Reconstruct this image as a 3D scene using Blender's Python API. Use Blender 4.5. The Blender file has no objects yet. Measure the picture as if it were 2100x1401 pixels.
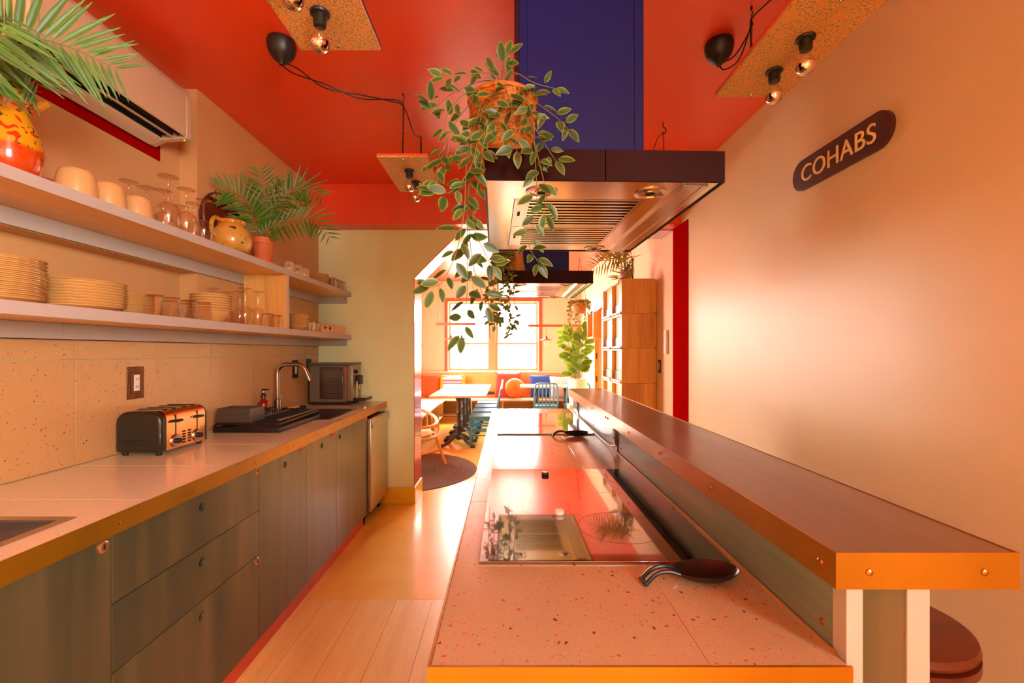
import bpy, bmesh, math, random
from mathutils import Vector, Matrix

scene = bpy.context.scene
C = scene.collection
PI = math.pi

# ------------------------------------------------------------------ camera
F = 933.333          # focal length in pixels of the 2100 px frame (16 mm on 36 mm)
VX, VY = 1040.0, 720.0
CAMZ = 1.42
cam_data = bpy.data.cameras.new('camera')
cam_data.sensor_width = 36.0
cam_data.lens = 16.0
cam_data.shift_x = 10.0 / 2100.0
cam_data.shift_y = 19.5 / 2100.0
cam_data.clip_start = 0.02
cam_data.clip_end = 200
cam = bpy.data.objects.new('camera', cam_data)
C.objects.link(cam)
cam.location = (0, 0, CAMZ)
cam.rotation_euler = (PI / 2, 0, 0)
scene.camera = cam

# ------------------------------------------------------------------ world, light, exposure
world = bpy.data.worlds.new('world')
scene.world = world
world.use_nodes = True
bg = world.node_tree.nodes['Background']
bg.inputs[0].default_value = (0.98, 0.98, 0.92, 1)
bg.inputs[1].default_value = 62.0
scene.view_settings.view_transform = 'Standard'
scene.view_settings.look = 'None'
scene.view_settings.gamma = 1.0
scene.view_settings.exposure = 0.56
scene.view_settings.use_curve_mapping = False

CEIL = 2.906
FARY = 9.7           # far window wall
XR0 = 1.55
BACKY = -3.2         # wall behind the camera
def portal(name, loc, rot, w, h):
    l = bpy.data.lights.new(name, 'AREA')
    l.shape = 'RECTANGLE'; l.size = w; l.size_y = h
    l.cycles.is_portal = True
    o = bpy.data.objects.new(name, l); C.objects.link(o)
    o.location = loc; o.rotation_euler = rot
portal('daylight_portal_street', (-0.296, FARY + 0.14, 1.76), (-PI / 2, 0, 0), 2.07, 1.56)
portal('portal_added_window_kitchen', (XR0 + 0.14, -1.75, 2.0), (0, PI / 2, 0), 1.2, 1.4)  # guides sky light through the added kitchen opening behind the camera
portal('portal_added_window_dining', (-2.75, 7.0, 1.6), (0, -PI / 2, 0), 1.2, 1.0)  # guides sky light through the added dining room opening

# ------------------------------------------------------------------ helpers
def at(px, py, d):
    """world point seen at photo pixel (px,py) when it stands at depth d"""
    return Vector(((px - VX) * d / F, d, CAMZ + (VY - py) * d / F))

class MB:
    def __init__(s): s.v = []; s.f = []
    def add(s, vs, fs):
        o = len(s.v); s.v += [tuple(p) for p in vs]; s.f += [[i + o for i in f] for f in fs]; return s
    def box(s, x0, x1, y0, y1, z0, z1):
        return s.add([(x0,y0,z0),(x1,y0,z0),(x1,y1,z0),(x0,y1,z0),(x0,y0,z1),(x1,y0,z1),(x1,y1,z1),(x0,y1,z1)],
                     [(0,3,2,1),(4,5,6,7),(0,1,5,4),(1,2,6,5),(2,3,7,6),(3,0,4,7)])
    def cbox(s, c, sx, sy, sz):
        return s.box(c[0]-sx/2, c[0]+sx/2, c[1]-sy/2, c[1]+sy/2, c[2]-sz/2, c[2]+sz/2)
    def prism(s, poly, axis, a0, a1):
        n = len(poly)
        def P(a, u, v):
            return (a,u,v) if axis == 'x' else (u,a,v) if axis == 'y' else (u,v,a)
        vs = [P(a0,u,v) for u, v in poly] + [P(a1,u,v) for u, v in poly]
        fs = [list(range(n)), list(range(2*n-1, n-1, -1))] + [(i, (i+1) % n, n+(i+1) % n, n+i) for i in range(n)]
        return s.add(vs, fs)
    def lathe(s, prof, seg=24, c=(0,0,0), rot=None, caps=True):
        vs, fs, rings = [], [], []
        for r, z in prof:
            if r < 1e-6:
                rings.append([len(vs)]); vs.append((0,0,z))
            else:
                rings.append(list(range(len(vs), len(vs)+seg)))
                vs += [(r*math.cos(2*PI*k/seg), r*math.sin(2*PI*k/seg), z) for k in range(seg)]
        for a, b in zip(rings, rings[1:]):
            for k in range(seg):
                k2 = (k+1) % seg
                if len(a) == 1 and len(b) == 1: continue
                if len(a) == 1: fs.append((a[0], b[k], b[k2]))
                elif len(b) == 1: fs.append((a[k], a[k2], b[0]))
                else: fs.append((a[k], a[k2], b[k2], b[k]))
        if caps:
            if len(rings[0]) > 1: fs.append(rings[0][::-1])
            if len(rings[-1]) > 1: fs.append(rings[-1])
        M = (rot or Matrix.Identity(3))
        return s.add([tuple(M @ Vector(p) + Vector(c)) for p in vs], fs)
    def tube(s, pts, r, seg=8, cap=True, closed=False):
        pts = [Vector(p) for p in pts]; n = len(pts)
        rs = r if isinstance(r, (list, tuple)) else [r]*n
        vs, fs = [], []
        prev = None
        for i, p in enumerate(pts):
            if closed: t = pts[(i+1) % n] - pts[i-1]
            else: t = pts[min(i+1, n-1)] - pts[max(i-1, 0)]
            t = t.normalized() if t.length > 1e-9 else Vector((0,0,1))
            if prev is None:
                u = t.cross(Vector((0,0,1)) if abs(t.z) < .9 else Vector((1,0,0))).normalized()
            else:
                u = (prev - t*prev.dot(t))
                u = u.normalized() if u.length > 1e-9 else t.orthogonal().normalized()
            prev = u; w = t.cross(u)
            for k in range(seg):
                a = 2*PI*k/seg
                vs.append(tuple(p + (u*math.cos(a) + w*math.sin(a))*rs[i]))
        m = n if closed else n-1
        for i in range(m):
            j = (i+1) % n
            for k in range(seg):
                k2 = (k+1) % seg
                fs.append((i*seg+k, i*seg+k2, j*seg+k2, j*seg+k))
        if cap and not closed:
            fs.append(list(range(seg))[::-1]); fs.append([(n-1)*seg+k for k in range(seg)])
        return s.add(vs, fs)
    def rod(s, a, b, r, seg=10): return s.tube([a, b], r, seg)
    def disc_hole(s, x, th, y0, y1, z0, z1, cy, cz, r, seg=20):
        """plate in the YZ plane, front at x, thickness th towards -x, with a round hole"""
        ang = [2*PI*k/seg for k in range(seg)]
        ang += [math.atan2(z-cz, y-cy) % (2*PI) for y in (y0,y1) for z in (z0,z1)]
        ang = sorted(set(round(a, 6) for a in ang)); n = len(ang)
        inn, out = [], []
        for a in ang:
            c, sn = math.cos(a), math.sin(a)
            inn.append((cy+r*c, cz+r*sn))
            t = min([((y1 if c > 0 else y0)-cy)/c if abs(c) > 1e-6 else 9e9, ((z1 if sn > 0 else z0)-cz)/sn if abs(sn) > 1e-6 else 9e9])
            out.append((cy+t*c, cz+t*sn))
        vs = [(x,)+p for p in inn] + [(x,)+p for p in out] + [(x-th,)+p for p in inn] + [(x-th,)+p for p in out]
        fs = []
        for i in range(n):
            j = (i+1) % n
            fs += [(i, j, n+j, n+i), (2*n+i, 3*n+i, 3*n+j, 2*n+j), (i, 2*n+i, 2*n+j, j), (n+i, n+j, 3*n+j, 3*n+i)]
        return s.add(vs, fs)
    def tf(s, M):
        s.v = [tuple(M @ Vector(p)) for p in s.v]; return s

def catmull(P, n=8):
    P = [Vector(p) for p in P]
    Q = [P[0]*2 - P[1]] + P + [P[-1]*2 - P[-2]]
    out = []
    for i in range(1, len(Q)-2):
        a, b, c, d = Q[i-1], Q[i], Q[i+1], Q[i+2]
        for k in range(n):
            t = k/n
            out.append(.5*((2*b) + (c-a)*t + (2*a-5*b+4*c-d)*t*t + (3*b-a-3*c+d)*t**3))
    out.append(P[-1]); return out

def arc(c, r, a0, a1, n, plane='xz'):
    o = []
    for k in range(n+1):
        a = a0 + (a1-a0)*k/n
        u, v = r*math.cos(a), r*math.sin(a)
        o.append((c[0]+u, c[1], c[2]+v) if plane == 'xz' else (c[0]+u, c[1]+v, c[2]) if plane == 'xy' else (c[0], c[1]+u, c[2]+v))
    return o

def mesh_of(name, mb, smooth=35):
    me = bpy.data.meshes.new(name)
    me.from_pydata(mb.v, [], mb.f)
    bm = bmesh.new(); bm.from_mesh(me)
    bmesh.ops.recalc_face_normals(bm, faces=bm.faces)
    bm.to_mesh(me); bm.free()
    if smooth:
        me.shade_smooth()
        me.set_sharp_from_angle(angle=math.radians(smooth))
    return me

def obj(name, mb, mat, parent=None, label=None, bevel=0, smooth=35, loc=None):
    me = mb if isinstance(mb, bpy.types.Mesh) else mesh_of(name, mb, smooth)
    if not me.materials: me.materials.append(mat)
    o = bpy.data.objects.new(name, me); C.objects.link(o)
    if parent is not None: o.parent = parent
    if loc is not None: o.location = loc
    if label: o['label'] = label
    if bevel:
        md = o.modifiers.new('bevel', 'BEVEL'); md.width = bevel; md.segments = 2
        md.limit_method = 'ANGLE'; md.angle_limit = math.radians(40)
    return o

def tag(o, label, cat=None, group=None, kind=None):
    o['label'] = label
    if cat: o['category'] = cat
    if group: o['group'] = group
    if kind: o['kind'] = kind
    return o

def thing(name, label, cat, loc=(0,0,0), rz=0, group=None):
    o = bpy.data.objects.new(name, None); C.objects.link(o)
    o.empty_display_size = .05
    o.location = loc; o.rotation_euler = (0, 0, rz)
    return tag(o, label, cat, group)

def struct(name, mb, mat, label=None, parent=None, bevel=0):
    o = obj(name, mb, mat, parent, label, bevel)
    if parent is None: o['kind'] = 'structure'
    return o

def copy_tree(src, loc, rz=0, label=None, group=None, scale=None):
    r = src.copy(); C.objects.link(r)
    r.location = loc; r.rotation_euler = (0, 0, rz)
    if scale: r.scale = scale
    if label: r['label'] = label
    if group: r['group'] = group
    for ch in list(src.children):
        c = ch.copy(); C.objects.link(c); c.parent = r
        for g in list(ch.children):
            d = g.copy(); C.objects.link(d); d.parent = c
    return r

ORD = ['first','second','third','fourth','fifth','sixth','seventh','eighth','ninth','tenth','eleventh','twelfth']
R = random.Random(7)

# ------------------------------------------------------------------ materials
def srgb(c):
    if isinstance(c, str):
        c = tuple(int(c[i:i+2], 16)/255 for i in (0,2,4))
    return tuple((x/12.92 if x <= .04045 else ((x+.055)/1.055)**2.4) for x in c) + (1,)

MATS = {}
def mat(name, color, rough=.5, metal=0, var=0, vscale=8, bump=0, bscale=60, spec=None, coat=0, stretch=(1,1,1), color2=None, trans=0, emit=None):
    if name in MATS: return MATS[name]
    m = bpy.data.materials.new(name); m.use_nodes = True
    nt = m.node_tree; N = nt.nodes; L = nt.links
    b = N['Principled BSDF']
    col = srgb(color)
    b.inputs['Base Color'].default_value = col
    b.inputs['Roughness'].default_value = rough
    b.inputs['Metallic'].default_value = metal
    if spec is not None: b.inputs['Specular IOR Level'].default_value = spec
    if coat: b.inputs['Coat Weight'].default_value = coat; b.inputs['Coat Roughness'].default_value = .08
    if emit:
        b.inputs['Emission Color'].default_value = srgb(emit[0]); b.inputs['Emission Strength'].default_value = emit[1]
    if var or bump or color2:
        tc = N.new('ShaderNodeTexCoord'); mp = N.new('ShaderNodeMapping')
        mp.inputs['Scale'].default_value = stretch
        L.new(tc.outputs['Object'], mp.inputs[0])
    if var or color2:
        nz = N.new('ShaderNodeTexNoise'); nz.inputs['Scale'].default_value = vscale; nz.inputs['Detail'].default_value = 4
        L.new(mp.outputs[0], nz.inputs[0])
        rp = N.new('ShaderNodeValToRGB')
        c2 = srgb(color2) if color2 else tuple(x*(1-var) for x in col[:3]) + (1,)
        rp.color_ramp.elements[0].position = .35; rp.color_ramp.elements[1].position = .65
        rp.color_ramp.elements[0].color = c2; rp.color_ramp.elements[1].color = col
        L.new(nz.outputs[0], rp.inputs[0]); L.new(rp.outputs[0], b.inputs['Base Color'])
    if bump:
        n2 = N.new('ShaderNodeTexNoise'); n2.inputs['Scale'].default_value = bscale; n2.inputs['Detail'].default_value = 3
        L.new(mp.outputs[0], n2.inputs[0])
        bp = N.new('ShaderNodeBump'); bp.inputs['Strength'].default_value = bump; bp.inputs['Distance'].default_value = .01
        L.new(n2.outputs[0], bp.inputs['Height']); L.new(bp.outputs[0], b.inputs['Normal'])
    MATS[name] = m
    return m

def wood(name, c1, c2, axis=1, scale=1.0, rough=.45, coat=0, ring=9, c3=None):
    """long fibres along axis (0 x, 1 y, 2 z)"""
    if name in MATS: return MATS[name]
    m = bpy.data.materials.new(name); m.use_nodes = True
    nt = m.node_tree; N = nt.nodes; L = nt.links
    b = N['Principled BSDF']; b.inputs['Roughness'].default_value = rough
    if coat: b.inputs['Coat Weight'].default_value = coat; b.inputs['Coat Roughness'].default_value = .12
    tc = N.new('ShaderNodeTexCoord'); mp = N.new('ShaderNodeMapping')
    st = [14*scale]*3; st[axis] = .9*scale
    mp.inputs['Scale'].default_value = st
    oi = N.new('ShaderNodeObjectInfo')
    ad = N.new('ShaderNodeVectorMath'); ad.operation = 'ADD'
    ml = N.new('ShaderNodeMath'); ml.operation = 'MULTIPLY'; ml.inputs[1].default_value = 37.0
    L.new(oi.outputs['Random'], ml.inputs[0])
    L.new(tc.outputs['Object'], mp.inputs[0]); L.new(mp.outputs[0], ad.inputs[0]); L.new(ml.outputs[0], ad.inputs[1])
    nz = N.new('ShaderNodeTexNoise'); nz.inputs['Scale'].default_value = 1.0; nz.inputs['Detail'].default_value = 5
    nz.inputs['Distortion'].default_value = .8
    L.new(ad.outputs[0], nz.inputs[0])
    fine = N.new('ShaderNodeTexNoise'); fine.inputs['Scale'].default_value = ring; fine.inputs['Detail'].default_value = 3
    L.new(ad.outputs[0], fine.inputs[0])
    mx = N.new('ShaderNodeMix'); mx.data_type = 'FLOAT'; mx.inputs[0].default_value = .35
    L.new(nz.outputs[0], mx.inputs[2]); L.new(fine.outputs[0], mx.inputs[3])
    rp = N.new('ShaderNodeValToRGB')
    e = rp.color_ramp.elements
    e[0].position = .3; e[1].position = .7
    e[0].color = srgb(c2); e[1].color = srgb(c1)
    if c3:
        k = e.new(.5); k.color = srgb(c3)
    L.new(mx.outputs[0], rp.inputs[0]); L.new(rp.outputs[0], b.inputs['Base Color'])
    MATS[name] = m
    return m

def terrazzo(name, base, rough, chips=((.52,'b4562c'),(.60,'a06240'),(.68,'d98a4a'),(.88,'6e4636')), scale=75, density=.30):
    if name in MATS: return MATS[name]
    m = bpy.data.materials.new(name); m.use_nodes = True
    nt = m.node_tree; N = nt.nodes; L = nt.links
    b = N['Principled BSDF']; b.inputs['Roughness'].default_value = rough
    tc = N.new('ShaderNodeTexCoord')
    prev = None
    nz = N.new('ShaderNodeTexNoise'); nz.inputs['Scale'].default_value = 220; nz.inputs['Detail'].default_value = 2
    L.new(tc.outputs['Object'], nz.inputs[0])
    rp0 = N.new('ShaderNodeValToRGB')
    bc = srgb(base)
    rp0.color_ramp.elements[0].position = .35; rp0.color_ramp.elements[1].position = .6
    rp0.color_ramp.elements[0].color = tuple(x*.92 for x in bc[:3]) + (1,); rp0.color_ramp.elements[1].color = bc
    L.new(nz.outputs[0], rp0.inputs[0]); prev = rp0.outputs[0]
    for sc, dens in ((scale, density), (scale*2.3, density*.9)):
        vo = N.new('ShaderNodeTexVoronoi'); vo.inputs['Scale'].default_value = sc
        dn = N.new('ShaderNodeTexNoise'); dn.inputs['Scale'].default_value = sc*.8
        mixv = N.new('ShaderNodeMix'); mixv.data_type = 'VECTOR'; mixv.inputs[0].default_value = .012
        L.new(tc.outputs['Object'], dn.inputs[0])
        L.new(tc.outputs['Object'], mixv.inputs[4]); L.new(dn.outputs[1], mixv.inputs[5])
        L.new(mixv.outputs[1], vo.inputs['Vector'])
        sep = N.new('ShaderNodeSeparateColor'); L.new(vo.outputs['Color'], sep.inputs[0])
        thr = N.new('ShaderNodeMath'); thr.operation = 'MULTIPLY'; thr.inputs[1].default_value = dens
        pw = N.new('ShaderNodeMath'); pw.operation = 'POWER'; pw.inputs[1].default_value = 1.5
        L.new(sep.outputs[0], pw.inputs[0]); L.new(pw.outputs[0], thr.inputs[0])
        lt = N.new('ShaderNodeMath'); lt.operation = 'LESS_THAN'
        L.new(vo.outputs['Distance'], lt.inputs[0]); L.new(thr.outputs[0], lt.inputs[1])
        rp = N.new('ShaderNodeValToRGB'); rp.color_ramp.interpolation = 'CONSTANT'
        e = rp.color_ramp.elements
        e[0].position = 0; e[0].color = srgb('c07a52'); e[1].position = .35; e[1].color = srgb(chips[0][1])
        for p, c in chips[1:]:
            k = e.new(p); k.color = srgb(c)
        L.new(sep.outputs[1], rp.inputs[0])
        mc = N.new('ShaderNodeMix'); mc.data_type = 'RGBA'
        L.new(lt.outputs[0], mc.inputs[0]); L.new(prev, mc.inputs[6]); L.new(rp.outputs[0], mc.inputs[7])
        prev = mc.outputs[2]
    L.new(prev, b.inputs['Base Color'])
    MATS[name] = m
    return m

def glass(name, tint='ffffff', rough=.02, base=.08):
    """thin clear glass: see-through with a fresnel sheen"""
    if name in MATS: return MATS[name]
    m = bpy.data.materials.new(name); m.use_nodes = True
    nt = m.node_tree; N = nt.nodes; L = nt.links
    N.remove(N['Principled BSDF'])
    tr = N.new('ShaderNodeBsdfTransparent'); tr.inputs[0].default_value = srgb(tint)
    gl = N.new('ShaderNodeBsdfGlossy'); gl.inputs[1].default_value = rough
    fr = N.new('ShaderNodeLayerWeight'); fr.inputs[0].default_value = .5
    mr = N.new('ShaderNodeMapRange'); mr.inputs[3].default_value = base; mr.inputs[4].default_value = .7
    pw = N.new('ShaderNodeMath'); pw.operation = 'POWER'; pw.inputs[1].default_value = 2.4
    L.new(fr.outputs['Facing'], pw.inputs[0]); L.new(pw.outputs[0], mr.inputs[0])
    mx = N.new('ShaderNodeMixShader')
    L.new(mr.outputs[0], mx.inputs[0]); L.new(tr.outputs[0], mx.inputs[1]); L.new(gl.outputs[0], mx.inputs[2])
    L.new(mx.outputs[0], N['Material Output'].inputs[0])
    MATS[name] = m
    return m

def leaf_mat(name, mid, edge, rough=.4):
    if name in MATS: return MATS[name]
    m = bpy.data.materials.new(name); m.use_nodes = True
    nt = m.node_tree; N = nt.nodes; L = nt.links
    b = N['Principled BSDF']; b.inputs['Roughness'].default_value = rough
    a = N.new('ShaderNodeAttribute'); a.attribute_name = 'edge'
    rp = N.new('ShaderNodeValToRGB')
    rp.color_ramp.elements[0].color = srgb(mid); rp.color_ramp.elements[1].color = srgb(edge)
    rp.color_ramp.elements[0].position = .35; rp.color_ramp.elements[1].position = .95
    oi = N.new('ShaderNodeObjectInfo')
    hs = N.new('ShaderNodeHueSaturation')
    mr = N.new('ShaderNodeMapRange'); mr.inputs[3].default_value = .7; mr.inputs[4].default_value = 1.3
    L.new(oi.outputs['Random'], mr.inputs[0]); L.new(mr.outputs[0], hs.inputs['Value'])
    L.new(a.outputs['Fac'], rp.inputs[0]); L.new(rp.outputs[0], hs.inputs['Color'])
    L.new(hs.outputs[0], b.inputs['Base Color'])
    b.inputs['Transmission Weight'].default_value = 0
    b.inputs['Subsurface Weight'].default_value = 0
    tl = N.new('ShaderNodeBsdfTranslucent'); L.new(hs.outputs[0], tl.inputs[0])
    mx = N.new('ShaderNodeMixShader'); mx.inputs[0].default_value = .25
    L.new(b.outputs[0], mx.inputs[1]); L.new(tl.outputs[0], mx.inputs[2])
    L.new(mx.outputs[0], N['Material Output'].inputs[0])
    MATS[name] = m
    return m

M_PEACH   = mat('peach_wall_paint', 'dec79b', .42, var=.05, vscale=2, bump=.03, bscale=30)
M_PEACHL  = mat('apricot_wall_paint', 'cf9a62', .5, var=.05, vscale=2)
M_PEACHF  = mat('pink_peach_wall_paint', 'e9b593', .5, var=.05, vscale=2)
M_CREAM   = mat('pale_cream_paint', 'e8f0bc', .5, var=.04, vscale=3)
M_RED     = mat('glossy_red_ceiling_paint', 'e83e06', .36, var=.03, vscale=1.5, bump=.015, bscale=4, spec=1)
M_RED.node_tree.nodes['Principled BSDF'].inputs['IOR'].default_value = 1.52
M_DRED    = mat('deep_red_paint', '960402', .9, spec=.0)
M_YELLOW  = mat('yellow_baseboard_paint', 'efc024', .35)
M_FLOORY  = mat('honey_varnished_floor', 'f6cc58', .27, var=.08, vscale=3, bump=.02, bscale=5, coat=.4)
M_FLOORP  = wood('maple_floor_planks', 'f8da86', 'e8bf68', 1, .9, .34, coat=.1)
M_GROUT   = mat('pale_grout', 'c9b48e', .8)
M_TERR_C  = terrazzo('counter_terrazzo', 'e2d8b2', .18, scale=110, density=.2)
M_TERR_B  = terrazzo('backsplash_terrazzo', 'c4935e', .2, scale=62, density=.27)
M_TERR_I  = terrazzo('island_terrazzo', 'b09a72', .15, scale=80, density=.32)
M_BRASS   = mat('aged_brass_strip', 'b47c10', .36, .7, var=.2, vscale=5)
M_BRASSD  = mat('brass_screw_heads', 'b37a3c', .3, 1)
M_STAIN   = wood('blue_grey_stained_plywood', '6c583a', '38392e', 2, .32, .28, ring=4, c3='50482f')
M_STAINH  = wood('blue_grey_stained_panel', '8c9682', '5a6a64', 1, .5, .34, ring=6, c3='74806f')
M_BARTOP  = wood('smoked_oak_bar_top', '7c6242', '5c462e', 1, .6, .32, ring=10, coat=.25)
M_LILAC   = mat('lilac_paint', 'b3a8a0', .5)
M_PINE    = wood('birch_ply_shelf', 'f2c474', 'dc9c4c', 1, .8, .4)
M_PINEV   = wood('knotty_ply_divider', 'e9b566', 'cb8a3c', 2, .9, .4)
M_ORWOOD  = wood('orange_birch_ply', 'f0b866', 'c07e38', 2, .5, .4, c3='e2a04e')
M_REDPL   = mat('red_toe_kick_paint', 'c8401c', .4)
M_STEEL   = mat('brushed_stainless_steel', 'b9ada2', .24, 1)
M_STEELP  = mat('polished_stainless_hood', 'cdc0b4', .17, 1)
M_FRIDGE  = mat('champagne_steel_door', 'c3b39c', .3, 1)
M_BRONZE  = mat('dark_bronze_fascia', '240a06', .5, .0, spec=.08)
M_BLUE    = mat('navy_blue_duct_paint', '00125c', .5, spec=.25)
M_BLACK   = mat('black_plastic', '171412', .42)
M_BLACKG  = mat('black_glass_hob', '070606', .03, spec=1, coat=1)
MATS['black_glass_hob'].node_tree.nodes['Principled BSDF'].inputs['IOR'].default_value = 2.3
M_DARK    = mat('dark_cavity', '0b0908', .8)
M_WHITE   = mat('white_plastic', 'eadccb', .4)
M_AC      = mat('cream_plastic_casing', 'c0a080', .35)
M_GLASS   = glass('clear_glassware', 'fffaf4', .045, .10)
M_PANE    = glass('window_pane_glass', 'ffffff', .01, .03)
M_CERAM   = mat('cream_stoneware', 'd4a266', .28, var=.06, vscale=20, coat=.3)
M_PLATE   = mat('sand_glazed_stoneware', 'cc9a58', .22, coat=.4)
M_TERRA   = mat('terracotta', 'd0682a', .65, var=.12, vscale=20)
M_CUPT    = mat('brown_terracotta_cup', 'b0622c', .6)
M_LEAF    = leaf_mat('variegated_leaf', '37532a', '86a034')
M_PALM    = leaf_mat('palm_leaflet', '47701c', '62882a')
M_PALMD   = mat('palm_stem', '5a7030', .5)
M_STEM    = mat('vine_stem', '6d6130', .6)
M_CHAIN   = mat('dark_wrought_chain', '1d1512', .45, .6)
M_MIRROR  = mat('silvered_bulb_cap', 'e3cfc0', .04, 1)
M_AMBER   = mat('ruby_soap_bottle', '8a0f05', .1, coat=.6)
M_GREYP   = mat('graphite_plastic', '4f4338', .35)
M_IRON    = mat('cast_iron_pedestal', '47362c', .5, .3)
M_CHAIRB  = mat('petrol_blue_metal', '4a86a8', .38, .1)
M_RATTAN  = mat('rattan_cane', 'd58a35', .5)
M_TRIMR   = mat('coral_red_window_frame', 'e2492a', .4)

# ================================================================== SETTING
XW1, XW2, XR = -1.856, -1.757, 1.55      # left wall recess, left wall, right wall
PY0, PY1 = 4.24, 4.57                    # partition with the chamfered opening
CZ = 0.954                               # worktop height

fl = MB(); fl.box(-2.7, XR+.15, 2.6, FARY+.15, -.08, 0); fl.box(-2.7, XR+.15, BACKY-.15, 2.6, -.08, -.014)
floor = struct('floor', fl, M_FLOORY, 'honey-yellow varnished floor running through to the dining room')
pw = .205; x = -1.86; k = 0
while x < XR:
    x1 = min(x+pw, XR)
    y0 = BACKY
    for y1 in ([.35, 2.598] if k % 2 else [-.9, 1.55, 2.598]):
        obj('plank', MB().box(x+.0008, x1-.0008, y0+.0008, y1-.0008, -.014, .0), M_FLOORP, floor)
        y0 = y1
    x = x1; k += 1

struct('ceiling', MB().box(-2.7, XR+.15, BACKY-.15, FARY+.15, CEIL, CEIL+.1), M_RED, 'glossy orange-red painted ceiling')
wl = MB(); wl.box(-2.05, XW2-.012, BACKY, PY0, -.01, 1.465)
wl.box(-2.05, XW1, BACKY, 2.58, 1.465, CEIL); wl.box(-2.05, XW2, 2.58, PY0, 1.465, CEIL)
wall_left = struct('wall_left', wl, M_PEACHL, 'apricot painted kitchen wall with terrazzo tiles below the shelves')
def wall_hole_x(x0, x1, y0, y1, z0, z1, a0, a1, b0, b1):
    b = MB(); b.box(x0,x1,y0,a0,z0,z1); b.box(x0,x1,a1,y1,z0,z1); b.box(x0,x1,a0,a1,z0,b0); b.box(x0,x1,a0,a1,b1,z1); return b
struct('wall_right', wall_hole_x(XR, XR+.15, BACKY, FARY, -.01, CEIL, -2.45, -1.05, 1.4, 2.6), M_PEACH, 'long peach painted wall carrying the oval sign')  # opening holds the added window behind the camera
part_poly = [(-2.7,-.01),(-.868,-.01),(-.868,2.10),(-.42,2.549),(XR,2.549),(XR,CEIL),(-2.7,CEIL)]
struct('wall_partition', MB().prism(part_poly, 'y', PY0, PY1), M_CREAM, 'pale cream partition wall with a chamfered opening')
struct('wall_side', wall_hole_x(-2.7, -2.6, PY1, FARY, -.01, CEIL, 6.5, 7.5, 1.0, 2.2), M_PEACHF, 'peach side wall of the dining room')  # opening holds the added dining room window
struct('trim_1', MB().box(XW2, XR, 4.05, PY0, 2.549, CEIL), M_RED, 'orange-red beam under the ceiling above the partition')
jl = MB()
jl.box(-.868, -.862, PY0, PY1, 0, 2.10)
jl.prism([(-.868,2.10),(-.42,2.549),(-.416,2.543),(-.862,2.097)], 'y', PY0, PY1)
jl.box(-.42, XR, PY0+.001, PY1, 2.543, 2.549)
struct('trim_2', jl, mat('red_jamb_paint', 'c6452c', .2, coat=.5), 'red painted lining of the chamfered opening')
struct('trim_3', MB().box(XR-.006, XR, 3.89, PY0, 0, 2.549), M_DRED, 'deep red vertical band painted on the peach wall')
struct('trim_4', MB().box(XW1, XW1+.004, .5, 2.43, 2.432, 2.56), M_DRED, 'dark red band on the wall under the air conditioner')
bb = MB(); bb.box(-1.16, -.853, PY0-.016, PY0, 0, .15); bb.box(-.868, -.853, PY0, PY1+.012, 0, .15)
struct('baseboard_partition', bb, M_YELLOW, 'mustard yellow baseboard at the foot of the cream partition', bevel=.003)

def wall_hole(x0, x1, y0, y1, z0, z1, hx0, hx1, hz0, hz1):
    b = MB(); b.box(x0,hx0,y0,y1,z0,z1); b.box(hx1,x1,y0,y1,z0,z1)
    b.box(hx0,hx1,y0,y1,z0,hz0); b.box(hx0,hx1,y0,y1,hz1,z1); return b
WX0, WX1, WZ0, WZ1 = -1.27, .678, .99, 2.48
struct('wall_far', wall_hole(-2.7, XR+.15, FARY, FARY+.15, -.01, CEIL, WX0, WX1, WZ0, WZ1), M_PEACHF, 'peach end wall of the dining room around the window')
struct('wall_back', MB().box(-2.05, XR+.15, BACKY-.15, BACKY, -.01, CEIL), M_CREAM, 'cream wall behind the kitchen')

def window(name, label, hx0, hx1, hz0, hz1, y, dirn, mull, rail, casing=.062):
    """casing on the room side at y; dirn +1: outside lies towards +y"""
    c = MB(); t = -.022*dirn
    ya, yb = sorted((y, y+t))
    c.box(hx0-casing, hx0, ya, yb, hz0-.01, hz1+casing); c.box(hx1, hx1+casing, ya, yb, hz0-.01, hz1+casing)
    c.box(hx0, hx1, ya, yb, hz1, hz1+casing)
    w = struct(name, c, M_TRIMR, label, bevel=.003)
    msash = mat('tan_window_sash', 'b98a5c', .4); mwh = mat('white_window_liner', 'f4e4d0', .4)
    li = MB(); d0, d1 = sorted((y, y+.15*dirn))
    for a, b in ((hx0, hx0+.018), (hx1-.018, hx1)): li.box(a, b, d0, d1, hz0, hz1)
    li.box(hx0, hx1, d0, d1, hz1-.018, hz1); li.box(hx0, hx1, d0, d1, hz0, hz0+.018)
    obj('liner', li, mwh, w)
    xs = [hx0+.018] + [v for m in mull for v in (m-.065, m+.065)] + [hx1-.018]
    for m in mull:
        obj('mullion', MB().box(m-.065, m+.065, *sorted((y+.01*dirn, y+.12*dirn)), hz0+.018, hz1-.018), msash, w, bevel=.004)
    for i in range(0, len(xs), 2):
        for z0, z1, off in ((hz0+.018, rail+.02, .03), (rail-.02, hz1-.018, .07)):
            s = MB(); fr = .04; y0, y1 = sorted((y+off*dirn, y+(off+.035)*dirn))
            s.box(xs[i], xs[i]+fr, y0, y1, z0, z1); s.box(xs[i+1]-fr, xs[i+1], y0, y1, z0, z1)
            s.box(xs[i]+fr, xs[i+1]-fr, y0, y1, z0, z0+fr); s.box(xs[i]+fr, xs[i+1]-fr, y0, y1, z1-fr, z1)
            sa = obj('sash', s, msash, w)
            obj('pane', MB().box(xs[i]+fr, xs[i+1]-fr, (y0+y1)/2-.002, (y0+y1)/2+.002, z0+fr, z1-fr), M_PANE, sa)
    return w
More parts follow.
